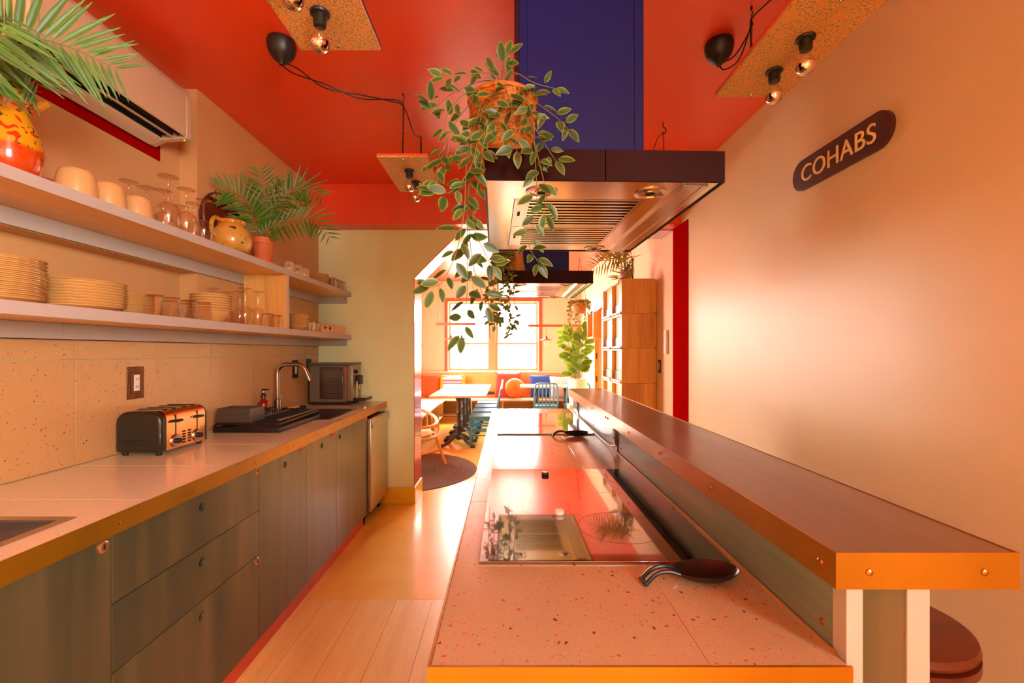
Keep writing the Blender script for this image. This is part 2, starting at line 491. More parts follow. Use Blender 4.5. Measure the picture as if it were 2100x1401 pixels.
window('window_1', 'tall double-hung window in a coral red frame at the far end', WX0, WX1, WZ0, WZ1, FARY, 1, [-.30], 1.576)
def added_side_window(name, label, x0, x1, y0, y1, z0, z1):  # out-of-view windows added only to let in more light
    c = MB(); f = .05
    c.box(x0,x1,y0,y0+f,z0,z1); c.box(x0,x1,y1-f,y1,z0,z1); c.box(x0,x1,y0+f,y1-f,z0,z0+f); c.box(x0,x1,y0+f,y1-f,z1-f,z1); c.box(x0,x1,(y0+y1)/2-.03,(y0+y1)/2+.03,z0+f,z1-f)
    w = struct(name, c, M_TRIMR, label)
    for a, b in ((y0+f, (y0+y1)/2-.03), ((y0+y1)/2+.03, y1-f)): obj('pane', MB().box((x0+x1)/2-.002,(x0+x1)/2+.002,a,b,z0+f,z1-f), M_PANE, w)
added_side_window('added_window_kitchen', 'added unseen kitchen window behind the viewer for extra daylight', XR+.04, XR+.12, -2.45, -1.05, 1.4, 2.6)  # added out of view to light the left side of the kitchen
added_side_window('added_window_dining', 'added unseen dining room side window for extra daylight', -2.69, -2.61, 6.5, 7.5, 1.0, 2.2)  # added out of view to brighten the dining room

# outside the street window
gnd = struct('ground', MB().box(-30, 30, FARY+.2, 60, -3.3, -3.2), mat('street_asphalt', '9a948c', .8), 'grey street below the window')
bld = thing('apartment_building', 'pale row house facade across the street beyond the window', 'building', (0, 30, -3.2))
mb_f = mat('pale_brick_facade', 'cfb59c', .8, var=.1, vscale=3)
obj('facade', MB().box(-16, 16, 0, 6, 0, 6.6), mb_f, bld)
wmat = mat('facade_window_glass', '6d6a68', .2)
for i in range(9):
    for zz in (1.0, 3.7):
        w = obj('facade_window', MB().box(-13+i*3.1, -11.9+i*3.1, -.03, .05, zz, zz+1.7), mat('facade_window_trim', 'e9dccb', .6), bld)
        obj('pane', MB().box(-12.9+i*3.1, -12.0+i*3.1, -.04, -.02, zz+.1, zz+1.6), wmat, w)
tree = thing('street_tree', 'bare branching street tree seen through the right sash', 'tree', (1.4, 16, -3.2))
tb = MB(); tb.tube(catmull([(0,0,0),(.05,0,2.5),(-.1,.1,4.4),(-.6,.2,6),(-1.4,.2,7.6)], 5), [.2-.0065*i for i in range(21)], 10)
obj('trunk', tb, mat('pale_bark', 'a08a72', .9), tree)
for a, b2, c in (((-.1,.1,4.4),(.6,.3,5.6),(1.6,.4,7)),((0,0,3.8),(-1.2,.3,4.8),(-2.6,.5,6.6)),((-.3,.1,5.2),(-1.3,0,5.6),(-2.6,-.3,5.7)),((.3,.2,5),(1.3,.5,5.3),(2.5,.4,6.3)),((-1.2,.3,4.8),(-2.2,.2,4.9),(-3.3,.1,5.6))):
    p = catmull([a, b2, c], 5)
    obj('branch', MB().tube(p, [.07-.005*i for i in range(len(p))], 8), MATS['pale_bark'], tree)

# terrazzo tiles on the left wall
seams = [1.852-.4235*i for i in range(8, 0, -1)] + [1.852+.4235*i for i in range(6)] + [PY0]
for y0, y1 in zip(seams, seams[1:]):
    for z0, z1 in ((CZ+.001, 1.383), (1.383, 1.463)):
        obj('tile', MB().box(XW2-.012, XW2, y0+.0013, y1-.0013, z0+.0013, z1-.0013), M_TERR_B, wall_left, bevel=.001)
obj('grout', MB().box(XW2-.0118, XW2-.004, BACKY+.1, PY0-.002, CZ+.002, 1.462), M_GROUT, wall_left)

# ================================================================== LEFT WORKTOP AND CABINETS
def rect_minus(r, h):
    x0,x1,y0,y1 = r; a0,a1,b0,b1 = h
    if a1 <= x0 or a0 >= x1 or b1 <= y0 or b0 >= y1: return [r]
    o = []
    if b0 > y0: o.append((x0,x1,y0,b0))
    if b1 < y1: o.append((x0,x1,b1,y1))
    c0, c1 = max(y0,b0), min(y1,b1)
    if a0 > x0: o.append((x0,a0,c0,c1))
    if a1 < x1: o.append((a1,x1,c0,c1))
    return o

XF = -1.117                       # front edge of the left worktop
sinkA = (-1.64, -1.225, .55, 1.25)
sinkB = (-1.62, -1.215, 3.09, 3.64)
wt = thing('worktop', 'pale terrazzo tile worktop with brass edge under the shelves', 'worktop', (0, 0, 0))
for y0, y1 in zip(seams[2:], seams[3:]):
    b = MB(); rs = [(XW2, XF-.004, y0+.0013, y1-.0013)]
    for h in (sinkA, sinkB): rs = [q for r in rs for q in rect_minus(r, h)]
    for r in rs: b.box(r[0], r[1], r[2], r[3], CZ-.02, CZ)
    obj('tile', b, M_TERR_C, wt)
sub = MB(); rs = [(XW2, XF-.004, seams[2], PY0-.002)]
for h in (sinkA, sinkB): rs = [q for r in rs for q in rect_minus(r, h)]
for r in rs: sub.box(*r, CZ-.05, CZ-.0015)
obj('substrate', sub, M_GROUT, wt)
obj('brass_edge', MB().box(XF-.004, XF, seams[2], PY0-.002, CZ-.057, CZ+.001), M_BRASS, wt, 'aged brass edging strip')
screw = mesh_of('screw', MB().lathe([(.0055,0),(.005,.002),(.002,.0035),(0,.0036)], 10, rot=Matrix.Rotation(PI/2, 3, 'Y')))
for y in (.95, 1.309, 1.60, 1.645, 2.02, 2.38, 2.74, 3.10, 3.48, 3.86, 4.15):
    obj('screw', screw, M_BRASSD, wt, loc=(XF, y, CZ-.03))

def sink(h, label):
    x0,x1,y0,y1 = h
    s = thing('sink', label, 'sink', ((x0+x1)/2, (y0+y1)/2, CZ))
    a, b = (x1-x0)/2, (y1-y0)/2
    fl = MB()
    for r in rect_minus((-a-.022, a+.022, -b-.022, b+.022), (-a+.004, a-.004, -b+.004, b-.004)): fl.box(*r, .0, .003)
    obj('rim', fl, M_STEEL, s)
    ba = MB(); d = -.19; t = .003
    ba.box(-a+.002,-a+t+.002,-b+.002,b-.002,d,0); ba.box(a-t-.002,a-.002,-b+.002,b-.002,d,0)
    ba.box(-a+.005,a-.005,-b+.002,-b+t+.002,d,0); ba.box(-a+.005,a-.005,b-t-.002,b-.002,d,0); ba.box(-a+.002,a-.002,-b+.002,b-.002,d-t,d)
    obj('basin', ba, M_STEEL, s)
    obj('drain', MB().lathe([(.045,d+.001),(.045,d+.004),(.03,d+.003),(0,d+.002)], 20), M_STEELP, s)
    return s
sink(sinkA, 'stainless steel drop-in sink at the near end of the worktop')
sink(sinkB, 'stainless steel drop-in sink below the gooseneck tap')

XC = -1.135                        # cabinet fronts
def carcass(parent, y0, y1):
    b = MB(); x0, x1, z0, z1 = XW2+.01, XC-.021, .10, CZ-.055
    b.box(x0,x1,y0+.001,y0+.017,z0,z1); b.box(x0,x1,y1-.017,y1-.001,z0,z1); b.box(x0,x0+.012,y0+.017,y1-.017,z0,z1); b.box(x0+.012,x1,y0+.017,y1-.017,z0,z0+.016)
    obj('body', b, M_STAIN, parent)
    obj('toe_kick', MB().box(XC-.045, XC-.03, y0, y1, 0, .099), M_REDPL, parent, 'red painted toe kick')
ringm = mesh_of('lock_disc', MB().lathe([(.0165,0),(.0165,.004),(.0135,.006),(.0105,.005),(0,.005)], 20, rot=Matrix.Rotation(PI/2, 3, 'Y')))
slotm = mesh_of('lock_slot', MB().box(.0045,.0065,-.0022,.0022,-.008,.008))
M_COPPER = mat('coppery_lock_disc', 'c98a4e', .35, .8)
def lock(parent, y, z):
    o = obj('lock_disc', ringm, M_COPPER, parent, loc=(XC, y, z))
    obj('key_slot', slotm, M_DARK, o)
def front(name, parent, y0, y1, z0, z1, hy=None, hz=None):
    b = MB()
    if hy is None: b.box(XC-.018, XC, y0+.0017, y1-.0017, z0+.0017, z1-.0017)
    else: b.disc_hole(XC, .018, y0+.0017, y1-.0017, z0+.0017, z1-.0017, hy, hz, .0175)
    o = obj(name, b, M_STAIN, parent, bevel=.0008)
    if hy is not None:
        obj('finger_hole', MB().lathe([(.0174,-.0165),(.0174,-.0145),(0,-.0145)], 20, (XC,hy,hz), Matrix.Rotation(PI/2,3,'Y')), M_DARK, o)
    return o
TOPZ = CZ-.06
c1 = thing('base_cabinet', 'stained plywood cabinet door nearest the viewer below the near sink', 'cabinet')
carcass(c1, .50, 1.306); front('door', c1, .50, 1.306, .098, TOPZ); lock(c1, 1.277, .87)
c2 = thing('drawer_cabinet', 'stained plywood unit of three wide drawers with round finger holes', 'cabinet')
carcass(c2, 1.306, 2.085)
front('drawer', c2, 1.306, 2.085, .691, TOPZ, 1.694, .839); front('drawer', c2, 1.306, 2.085, .491, .691, 1.694, .634); front('drawer', c2, 1.306, 2.085, .098, .491, 1.694, .432)
lock(c2, 2.062, .877); lock(c2, 2.062, .468)
for y0, y1, hy, ly, lab in ((2.085, 2.57, 2.327, 2.512, 'stained plywood cabinet door right beside the three drawers'),
                        (2.57, 3.026, 2.79, 2.965, 'stained plywood cabinet door, middle one of the three single doors'),
                        (3.026, 3.677, 3.087, 3.66, 'stained plywood cabinet door next to the small steel fridge')):
    c = thing('base_cabinet', lab, 'cabinet'); carcass(c, y0, y1); front('door', c, y0, y1, .098, TOPZ, hy, .839); lock(c, ly, .876)
    if ly < 3: lock(c, ly+.036, .879)
fr = thing('mini_fridge', 'small champagne steel fridge below the far end of the worktop', 'fridge')
obj('body', MB().box(XW2+.02, XC-.02, 3.70, 4.21, .05, .86), M_BLACK, fr)
obj('door', MB().box(XC-.018, XC+.03, 3.70, 4.215, .11, .868), M_FRIDGE, fr, bevel=.006)
obj('handle', MB().box(XC+.03, XC+.045, 3.70, 4.215, .79, .862), M_STEEL, fr, bevel=.004)
for yy in (3.73, 4.17): obj('foot', MB().lathe([(.02,0),(.02,.05)], 12, (XC-.05, yy, 0)), M_BLACK, fr)

# ================================================================== SHELVES
SX = -1.45                         # front edge of the shelves
U0, U1 = 1.923, 1.961              # upper shelf
L0, L1 = 1.529, 1.569              # lower shelf
def shelf(label, z0, z1, sy0):
    s = thing('wall_shelf', label, 'shelf')
    xb = XW1+.002
    b = MB().prism([(xb,sy0),(SX-.004,sy0),(SX-.004,PY0-.002),(XW2+.002,PY0-.002),(XW2+.002,2.582),(XW2+.002,2.578),(xb,2.578)], 'z', z0, z1-.0005)
    obj('board', b, M_PINE, s, 'birch plywood board')
    obj('edge_strip', MB().box(SX-.004, SX, sy0, PY0-.002, z0-.001, z1), M_LILAC, s, 'lilac front edge')
    cl = [.2, 1.776, 3.0, PY0-.002] if z0 > 1.6 else [.2, 1.78, 2.9, PY0-.002]
    for a, c in zip(cl, cl[1:]):
        x0 = XW1+.001 if (z0 > 1.5 and a < 2) and False else XW2+.001
        obj('cleat', MB().box(x0, x0+.02, a+.0007, c-.0007, z0-.062, z0-.001), M_LILAC, s, 'lilac support batten')
    obj('cleat', MB().box(XW2+.021, SX-.04, PY0-.021, PY0-.001, z0-.062, z0-.001), M_LILAC, s, 'lilac support batten')
    return s
sh_u = shelf('upper birch shelf with a lilac edge carrying palms and glasses', U0, U1, .3)
sh_l = shelf('lower birch shelf with a lilac edge carrying plates and tumblers', L0, L1, .3)
dv = thing('shelf_divider', 'upright birch divider between the two shelves', 'divider')
obj('panel', MB().box(XW2+.022, SX-.004, 3.0, 3.03, L1+.001, U0-.001), M_PINEV, dv)
obj('edge_strip', MB().box(SX-.004, SX, 3.0, 3.03, L1+.001, U0-.0015), M_LILAC, dv, 'lilac front edge')
# upstand that carries the cleat in the recess
struct('trim_5', MB().box(XW1, XW2+.0008, .2, 2.579, U0-.064, U0-.0015), M_PEACHL, 'ledge behind the upper shelf batten')

# ================================================================== THINGS ON THE SHELVES
def yx(px, X): return X*F/(px-VX)
plate_prof = [(0,.004),(.075,.004),(.08,.0),(.100,.001),(.126,.0085),(.1345,.0135),(.1350,.0165),(.1410,.0182),(.1425,.0204),(.1400,.0225),(.122,.0125),(.09,.0065),(0,.0065)]
plate_me = mesh_of('plate', MB().lathe(plate_prof, 40), 50)
def plates(n, X, Y, sc, label, group, me=plate_me, step=.0108, mt=M_PLATE):
    for i in range(n):
        o = obj('dinner_plate', me, mt, loc=(X, Y, L1+.001+i*step*sc)); o.scale = (sc, sc, sc)
        o.rotation_euler.z = R.uniform(0, 6)
        o.location.x += R.uniform(-.002,.002); o.location.y += R.uniform(-.002,.002)
        w = 'bottom' if i == 0 else 'topmost' if i == n-1 else ORD[i]+' from the bottom'
        tag(o, label % w, 'plate', group)
plates(11, -1.615, 1.41, .97, 'sandy stoneware plate, %s, in the tall stack nearest the viewer', 'plates in the tall near stack', step=.0122)
plates(9, -1.60, 1.70, 1.0, 'sandy stoneware plate, %s, in the wide stack between two others', 'plates in the wide middle stack', step=.0105)
plates(9, -1.70, 1.985, .93, 'sandy stoneware plate, %s, in the stack beside the tumblers', 'plates in the rear stack', step=.0108)

bowl_prof = [(0,.004),(.04,.004),(.042,0),(.05,.001),(.066,.016),(.080,.036),(.0885,.056),(.0895,.0635),(.0965,.0655),(.0985,.0685),(.0965,.0725),(.0868,.062),(.078,.0375),(.064,.0185),(.049,.006),(0,.008)]
bowl_me = mesh_of('bowl', MB().lathe(bowl_prof, 32), 50)
def bowls(n, X, Y, sc, step, label, group, z=L1):
    for i in range(n):
        o = obj('bowl', bowl_me, M_PLATE, loc=(X, Y, z+.001+i*step)); o.scale = (sc, sc, sc)
        w = 'bottom' if i == 0 else 'topmost' if i == n-1 else ORD[i]+' from the bottom'
        tag(o, label % w, 'bowl', group)
bowls(7, -1.60, 2.46, 1.0, .0135, 'sandy stoneware bowl, %s, in the stack behind the tumblers', 'bowls stacked by the tumblers')
bowls(7, -1.56, 3.40, .76, .0115, 'small sandy bowl, %s, in the stack right of the divider', 'small bowls right of the divider')

# upturned cups on the upper shelf
cup_prof = [(.0,.112),(.038,.112),(.046,.108),(.052,.09),(.058,.05),(.0595,.012),(.058,0),(.055,0),(.0565,.012),(.049,.09),(.043,.104),(0,.106)]
cup_me = mesh_of('upturned_cup', MB().lathe(cup_prof, 32), 50)
for px, X, sc, lab, mt in ((94, -1.70, .80, 'brown terracotta cup turned upside down beside the painted vase', M_CUPT),
                       (157, -1.575, 1.06, 'largest cream cup turned upside down on the upper shelf', M_CERAM),
                       (222, -1.57, 1.02, 'cream cup turned upside down between two similar cups', M_CERAM),
                       (281, -1.57, .97, 'cream cup turned upside down next to the wine glasses', M_CERAM)):
    me = cup_me if mt is M_CERAM else cup_me.copy()
    if mt is not M_CERAM: me.materials.clear()
    o = obj('upturned_cup', me, mt, loc=(X, yx(px, X), U1+.001)); o.scale = (sc,)*3
    tag(o, lab, 'cup', 'upturned cups on the upper shelf')

# glasses: upturned wine glass = bowl, stem, foot ; tumbler
def wine_glass(label, X, Y, z, sc=1.0, group=None, first=[None]):
    if first[0] is None:
        g = thing('wine_glass', label, 'wine glass', (X, Y, z), 0, group)
        obj('bowl', mesh_of('glass_bowl', MB().lathe([(.030,0),(.036,.025),(.0405,.055),(.040,.075),(.033,.095),(.018,.108),(.006,.113)], 28, caps=False), 60), M_GLASS, g)
        obj('rim', mesh_of('glass_rim', MB().tube(arc((0,0,.001), .030, 0, 2*PI*27/28, 27, 'xy'), .0011, 6, closed=True), 60), M_GLASS, g)
        obj('stem', mesh_of('glass_stem', MB().lathe([(.006,.113),(.0042,.122),(.0038,.17),(.0045,.196),(.010,.203)], 12, caps=False), 60), M_GLASS, g)
        obj('foot', mesh_of('glass_foot', MB().lathe([(.010,.203),(.034,.209),(.0355,.2105),(.034,.212),(.0,.2125)], 28, caps=False), 60), M_GLASS, g)
        first[0] = g
    else:
        g = copy_tree(first[0], (X, Y, z), R.uniform(0, 6), label, group)
    g.scale = (sc,)*3
    return g
for i, (px, X, sc) in enumerate(((345, -1.53, 1.16), (382, -1.52, 1.06), (418, -1.515, 1.0))):
    wine_glass('upturned wine glass, %s of the front row counted from the cream cups' % ORD[i], X, yx(px, X), U1+.001, sc, 'wine glasses on the upper shelf')
for i, (px, X, sc) in enumerate(((264, -1.68, 1.0), (300, -1.71, 1.1), (335, -1.615, 1.0), (371, -1.70, 1.0), (398, -1.60, 1.0))):
    wine_glass('upturned wine glass, %s of the rear row counted from the cream cups' % ORD[i], X, yx(px, X), U1+.001, sc, 'wine glasses on the upper shelf')
for i, (px, X) in enumerate(((503, -1.515), (529, -1.515))):
    wine_glass('upturned wine glass on the lower shelf, %s' % ('front one nearer the bowl stack' if i == 0 else 'front one nearer the divider'), X, yx(px, X), L1+.001, 1.0, 'wine glasses on the lower shelf')
for i, (px, X) in enumerate(((437, -1.70), (468, -1.715), (492, -1.62))):
    wine_glass('upturned wine glass on the lower shelf, %s of the rear three from the left' % ORD[i], X, yx(px, X), L1+.001, 1.0, 'wine glasses on the lower shelf')

tum_me = mesh_of('tumbler', MB().lathe([(.0405,0),(.039,.03),(.036,.033),(.033,.084),(.031,.088),(0,.088)], 12, caps=False), 20)
tr_me = mesh_of('base_ring', MB().lathe([(.028,.0875),(.0325,.0872),(.033,.085),(.0318,.082)], 12, caps=False), 20)
M_GLASSD = glass('thick_glass_base', 'f0d8c0', .05, .1)
def tumbler(label, X, Y, z, sc=1.0, group='tumblers on the lower shelf'):
    t = obj('tumbler', tum_me, M_GLASS, loc=(X, Y, z+.001)); t.scale = (sc,)*3
    tag(t, label, 'tumbler', group)
    obj('base', tr_me, M_GLASSD, t, 'thicker glass base')
for i, px in enumerate((318, 352, 388, 418)):
    tumbler('upturned faceted tumbler, %s of four in front counted from the plates' % ORD[i], -1.497, yx(px, -1.497), L1)
for i, px in enumerate((338, 372)):
    tumbler('upturned faceted tumbler behind the front four, the %s one' % ('nearer' if i == 0 else 'farther'), -1.60, yx(px, -1.60)+.03, L1)
for i, px in enumerate((552, 571)):
    tumbler('upturned tumbler beside the divider, the %s the wine glasses' % ('one touching' if i == 0 else 'one farther from'), -1.50, yx(px, -1.50)-.02, L1, .95)
for i, px in enumerate((637, 646, 655)):
    tumbler('upturned tumbler beside the small bowls, %s from the divider' % ORD[i], -1.495, yx(px, -1.495)-.01, L1, .85)
for i, px in enumerate((681, 688, 696, 702)):
    tumbler('upturned tumbler at the wall end of the upper shelf, %s in its row' % ORD[i], -1.495, yx(px, -1.495), U1, .95, 'glasses at the end of the upper shelf')
for i, px in enumerate((660, 671, 681)):
    tumbler('tall upturned glass behind the saucers on the upper shelf, %s in its row' % ORD[i], -1.64, yx(px, -1.64), U1, 1.3, 'glasses at the end of the upper shelf')

mug_me = mesh_of('mug', MB().lathe([(0,.07),(.028,.07),(.034,.066),(.038,.05),(.0385,.01),(.037,0),(.035,0),(.0355,.06),(0,.064)], 24), 50)
mh_me = mesh_of('mug_handle', MB().tube(arc((.036,0,.034), .02, -PI/2, PI/2, 8), .0045, 8), 50)
motif_me = mesh_of('motif', MB().prism([(0,-.018),(.006,-.004),(.02,.004),(.008,.008),(.002,.02),(-.004,.006),(-.016,.002),(-.006,-.004)], 'x', .0385, .0398))
def mug(label, X, Y, z, motif, group):
    m = obj('mug', mug_me, M_CERAM, loc=(X, Y, z+.001)); m.rotation_euler.z = R.uniform(-.3,.3) - .9
    tag(m, label, 'mug', group)
    h = obj('handle', mh_me, M_CERAM, m); h.rotation_euler.z = 2.4
    if motif: obj('motif', motif_me, mat('blue_painted_motif', '3a4560', .4), m, 'small blue painted bird motif', loc=(0,0,.036))
mug('cream mug with a blue motif, right beside the palm pot', -1.50, 3.12, U1, True, 'mugs on the upper shelf')
mug('cream mug with a blue motif, second from the palm pot', -1.50, 3.25, U1, True, 'mugs on the upper shelf')
mug('plain cream mug on the upper shelf beside the saucers', -1.505, 3.37, U1, False, 'mugs on the upper shelf')
mug('plain cream mug on the upper shelf at the back near the palm pot', -1.62, 3.35, U1, False, 'mugs on the upper shelf')
for i, px in enumerate((666, 675, 684, 691, 699)):
    mug('cream mug %s of five at the wall end of the lower shelf' % ORD[i], -1.495, yx(px, -1.495)-.02 + (.02 if i > 2 else 0), L1, i < 2, 'mugs on the lower shelf')
for i in range(9):
    o = obj('saucer', plate_me, M_PLATE, loc=(-1.56, 3.72, U1+.001+i*.0085)); o.scale = (.68,.68,.68)
    w = 'bottom' if i == 0 else 'topmost' if i == 8 else ORD[i]+' from the bottom'
    tag(o, 'small sandy saucer, %s, stacked on the upper shelf' % w, 'saucer', 'saucers on the upper shelf')

# painted vase
def zone_mat(name, zones, spots, spot_col, sscale, rough=.2, spot_thr=.56):
    m = bpy.data.materials.new(name); m.use_nodes = True
    nt = m.node_tree; N = nt.nodes; L = nt.links; b = N['Principled BSDF']
    b.inputs['Roughness'].default_value = rough; b.inputs['Coat Weight'].default_value = .5
    tc = N.new('ShaderNodeTexCoord'); sp = N.new('ShaderNodeSeparateXYZ'); L.new(tc.outputs['Object'], sp.inputs[0])
    nz0 = N.new('ShaderNodeTexNoise'); nz0.inputs['Scale'].default_value = 14; L.new(tc.outputs['Object'], nz0.inputs[0])
    ma = N.new('ShaderNodeMath'); ma.operation = 'MULTIPLY_ADD'; ma.inputs[1].default_value = .03
    L.new(nz0.outputs[0], ma.inputs[0]); L.new(sp.outputs[2], ma.inputs[2])
    rp = N.new('ShaderNodeValToRGB'); e = rp.color_ramp.elements
    mr = N.new('ShaderNodeMapRange'); mr.inputs[1].default_value = 0; mr.inputs[2].default_value = .3
    L.new(ma.outputs[0], mr.inputs[0]); L.new(mr.outputs[0], rp.inputs[0])
    e[0].position = 0; e[0].color = srgb(zones[0][1]); e[1].position = zones[1][0]/.3; e[1].color = srgb(zones[1][1])
    for z, c in zones[2:]:
        k = e.new(z/.3); k.color = srgb(c)
    prev = rp.outputs[0]
    for col, sc, thr in spots:
        nz = N.new('ShaderNodeTexNoise'); nz.inputs['Scale'].default_value = sc; nz.inputs['Detail'].default_value = 1.5; nz.inputs['Distortion'].default_value = 1.2
        ad = N.new('ShaderNodeVectorMath'); ad.operation = 'ADD'; ad.inputs[1].default_value = (sc, thr*9, 1)
        L.new(tc.outputs['Object'], ad.inputs[0]); L.new(ad.outputs[0], nz.inputs[0])
        gt = N.new('ShaderNodeMath'); gt.operation = 'GREATER_THAN'; gt.inputs[1].default_value = thr
        L.new(nz.outputs[0], gt.inputs[0])
        mx = N.new('ShaderNodeMix'); mx.data_type = 'RGBA'; mx.inputs[7].default_value = srgb(col)
        L.new(gt.outputs[0], mx.inputs[0]); L.new(prev, mx.inputs[6]); prev = mx.outputs[2]
    L.new(prev, b.inputs['Base Color'])
    return m
M_VASE = zone_mat('painted_majolica_glaze', [(0,'c43c08'),(.105,'bc440a'),(.118,'d08a14'),(.22,'d49416'),(.245,'c04a0e'),(.29,'cc9a24')], [('c8330c', 26, .60),('5a4a1a', 34, .66)], None, 0)
vs = thing('painted_vase', 'orange and yellow flower-painted pottery vase at the shelf end', 'vase', (-1.575, 1.44, U1))
obj('body', mesh_of('vase_body', MB().lathe([(0,.0),(.05,.0),(.068,.02),(.079,.06),(.081,.095),(.074,.14),(.056,.185),(.044,.21),(.045,.235),(.060,.268),(.064,.272),(.060,.270),(.042,.235),(.040,.21),(.05,.185),(0,.18)], 40), 60), M_VASE, vs)
obj('spout', mesh_of('vase_spout', MB().tube([(.03,.03,.235),(.05,.048,.258),(.064,.06,.274)], [.016,.015,.009], 10)), M_VASE, vs)

# yellow jug
M_JUG = zone_mat('yellow_slip_glaze', [(0,'a86a1c'),(.05,'bc8c3c'),(.15,'c4943e'),(.19,'bc7a1c')], [('e07818', 22, .63),('3c4628', 24, .66)], None, 0)
jg = thing('yellow_jug', 'round yellow pottery jug with a painted bird, beside the terracotta pot', 'jug', (-1.555, 2.57, U1))
obj('body', mesh_of('jug_body', MB().lathe([(0,0),(.06,0),(.085,.02),(.102,.06),(.103,.095),(.09,.135),(.070,.158),(.066,.168),(.070,.185),(.073,.19),(.066,.188),(.060,.168),(.065,.155),(0,.15)], 36), 60), M_JUG, jg)
obj('rim_band', mesh_of('jug_band', MB().tube(arc((0,0,.172), .069, 0, 2*PI*31/32, 31, 'xy'), .004, 8, closed=True)), M_JUG, jg)
obj('handle', mesh_of('jug_handle', MB().tube(catmull([(-.02,-.062,.178),(-.03,-.10,.185),(-.036,-.122,.15),(-.034,-.115,.10),(-.028,-.092,.085)], 5), .011, 10)), M_JUG, jg)

tray = thing('round_tray', 'round dark walnut tray leaning on the wall behind the glasses', 'tray', (-1.735, 2.80, U1))
tm = Matrix.Rotation(math.radians(83), 3, 'Y')
obj('disc', MB().lathe([(0,0),(.206,0),(.206,.01),(0,.01)], 48, (-.012,0,.214), tm), wood('walnut_tray', '6b2f1a', '3c140a', 1, .7, .35), tray)
obj('rim', mesh_of('tray_rim', MB().lathe([(.20,-.004),(.212,-.004),(.212,.02),(.20,.02),(.20,-.004)], 48, (-.012,0,.214), tm, caps=False)), MATS['walnut_tray'], tray)

# ================================================================== PLANTS
def leaf_mesh(name, w, fold, curl, mt, segs=5, pw=.85, edge=True):
    """leaf of unit length along +x, width w, normal +z"""
    cols = [-1, -.7, 0, .7, 1] if edge else [-1, 0, 1]
    vs, fs, at_ = [], [], []
    for i in range(segs+1):
        t = i/segs
        ww = w/2*math.sin(PI*min(1, t**pw))**.8 if 0 < t < 1 else .004
        for c in cols:
            vs.append((t, c*ww, -curl*t*t + fold*abs(c)*ww)); at_.append(1.0 if abs(c) == 1 or t in (1,) else .15 if c == 0 else .45)
    n = len(cols)
    for i in range(segs):
        for k in range(n-1):
            fs.append((i*n+k, (i+1)*n+k, (i+1)*n+k+1, i*n+k+1))
    me = bpy.data.meshes.new(name); me.from_pydata(vs, [], fs)
    a = me.attributes.new('edge', 'FLOAT', 'POINT'); a.data.foreach_set('value', at_)
    me.shade_smooth(); me.materials.append(mt)
    return me

def basis(d, up, roll=0):
    d = Vector(d).normalized(); up = Vector(up)
    s = up.cross(d)
    s = s.normalized() if s.length > 1e-6 else d.orthogonal().normalized()
    n = d.cross(s)
    M = Matrix((d, s, n)).transposed()
    return M @ Matrix.Rotation(roll, 3, 'X')

def place_leaf(name, me, parent, p, d, up, L, roll=0):
    o = bpy.data.objects.new(name, me); C.objects.link(o); o.parent = parent
    o.matrix_basis = Matrix.Translation(p) @ basis(d, up, roll).to_4x4() @ Matrix.Diagonal((L, L, L, 1))
    return o

LEAFLET = leaf_mesh('leaflet', .1, .5, .06, M_PALM, 4, .6, edge=False)
def frond(parent, ctrl, n, ll, mb_join=None, r0=.0035, nrm=(.3,-.85,.15)):
    pts = catmull(ctrl, 10); N = len(pts)
    inv = parent.matrix_basis.inverted()
    pts = [inv @ p for p in pts]
    fr = obj('frond', MB().tube(pts, [r0*(1-.8*i/(N-1)) for i in range(N)], 6), M_PALMD, parent)
    join = MB()
    for k in range(n):
        t = .28+.72*k/(n-1); f = t*(N-1); i = min(int(f), N-2); p = pts[i].lerp(pts[i+1], f-i)
        tan = (pts[min(i+2, N-1)]-pts[max(i-1, 0)]).normalized()
        side = tan.cross(Vector(nrm))
        side = side.normalized() if side.length > 1e-4 else Vector((1,0,0))
        L = ll*(.55+.9*math.sin(PI*min(1, .2+.75*(k/(n-1))))**1.0)*.75
        for s in (-1, 1):
            a = .88 + .28*(1-t)
            d = tan*math.cos(a) + side*s*math.sin(a) + Vector((0,0,R.uniform(-.22,.10)))
            LL = L*R.uniform(.85,1.1)
            if mb_join:
                M = Matrix.Translation(p) @ basis(d, nrm).to_4x4() @ Matrix.Diagonal((LL,LL,LL,1))
                join.add([tuple(M @ v.co) for v in LEAFLET.vertices], [list(q.vertices) for q in LEAFLET.polygons])
            else:
                place_leaf('leaflet', LEAFLET, fr, p, d, nrm, LL)
    if mb_join: obj('leaflets', join, mb_join, fr)
    return fr

def pot(parent, r, h, mt, saucer=True):
    z0 = .018 if saucer else 0
    if saucer: obj('saucer', mesh_of('saucer_part', MB().lathe([(0,0),(r*.95,0),(r*1.05,.02),(r*1.0,.02),(r*.9,.006),(0,.006)], 28), 50), mt, parent)
    obj('pot', mesh_of('pot_part', MB().lathe([(0,z0),(r*.72,z0),(r*.9,h*.75),(r*.92,h*.78),(r,h*.78),(r*1.02,h),(r*.93,h),(r*.9,h*.9),(0,h*.9)], 32), 45), mt, parent)
    obj('soil', MB().lathe([(0,h*.905),(r*.88,h*.905)], 24, caps=False), mat('potting_soil', '3a281c', .9), parent)

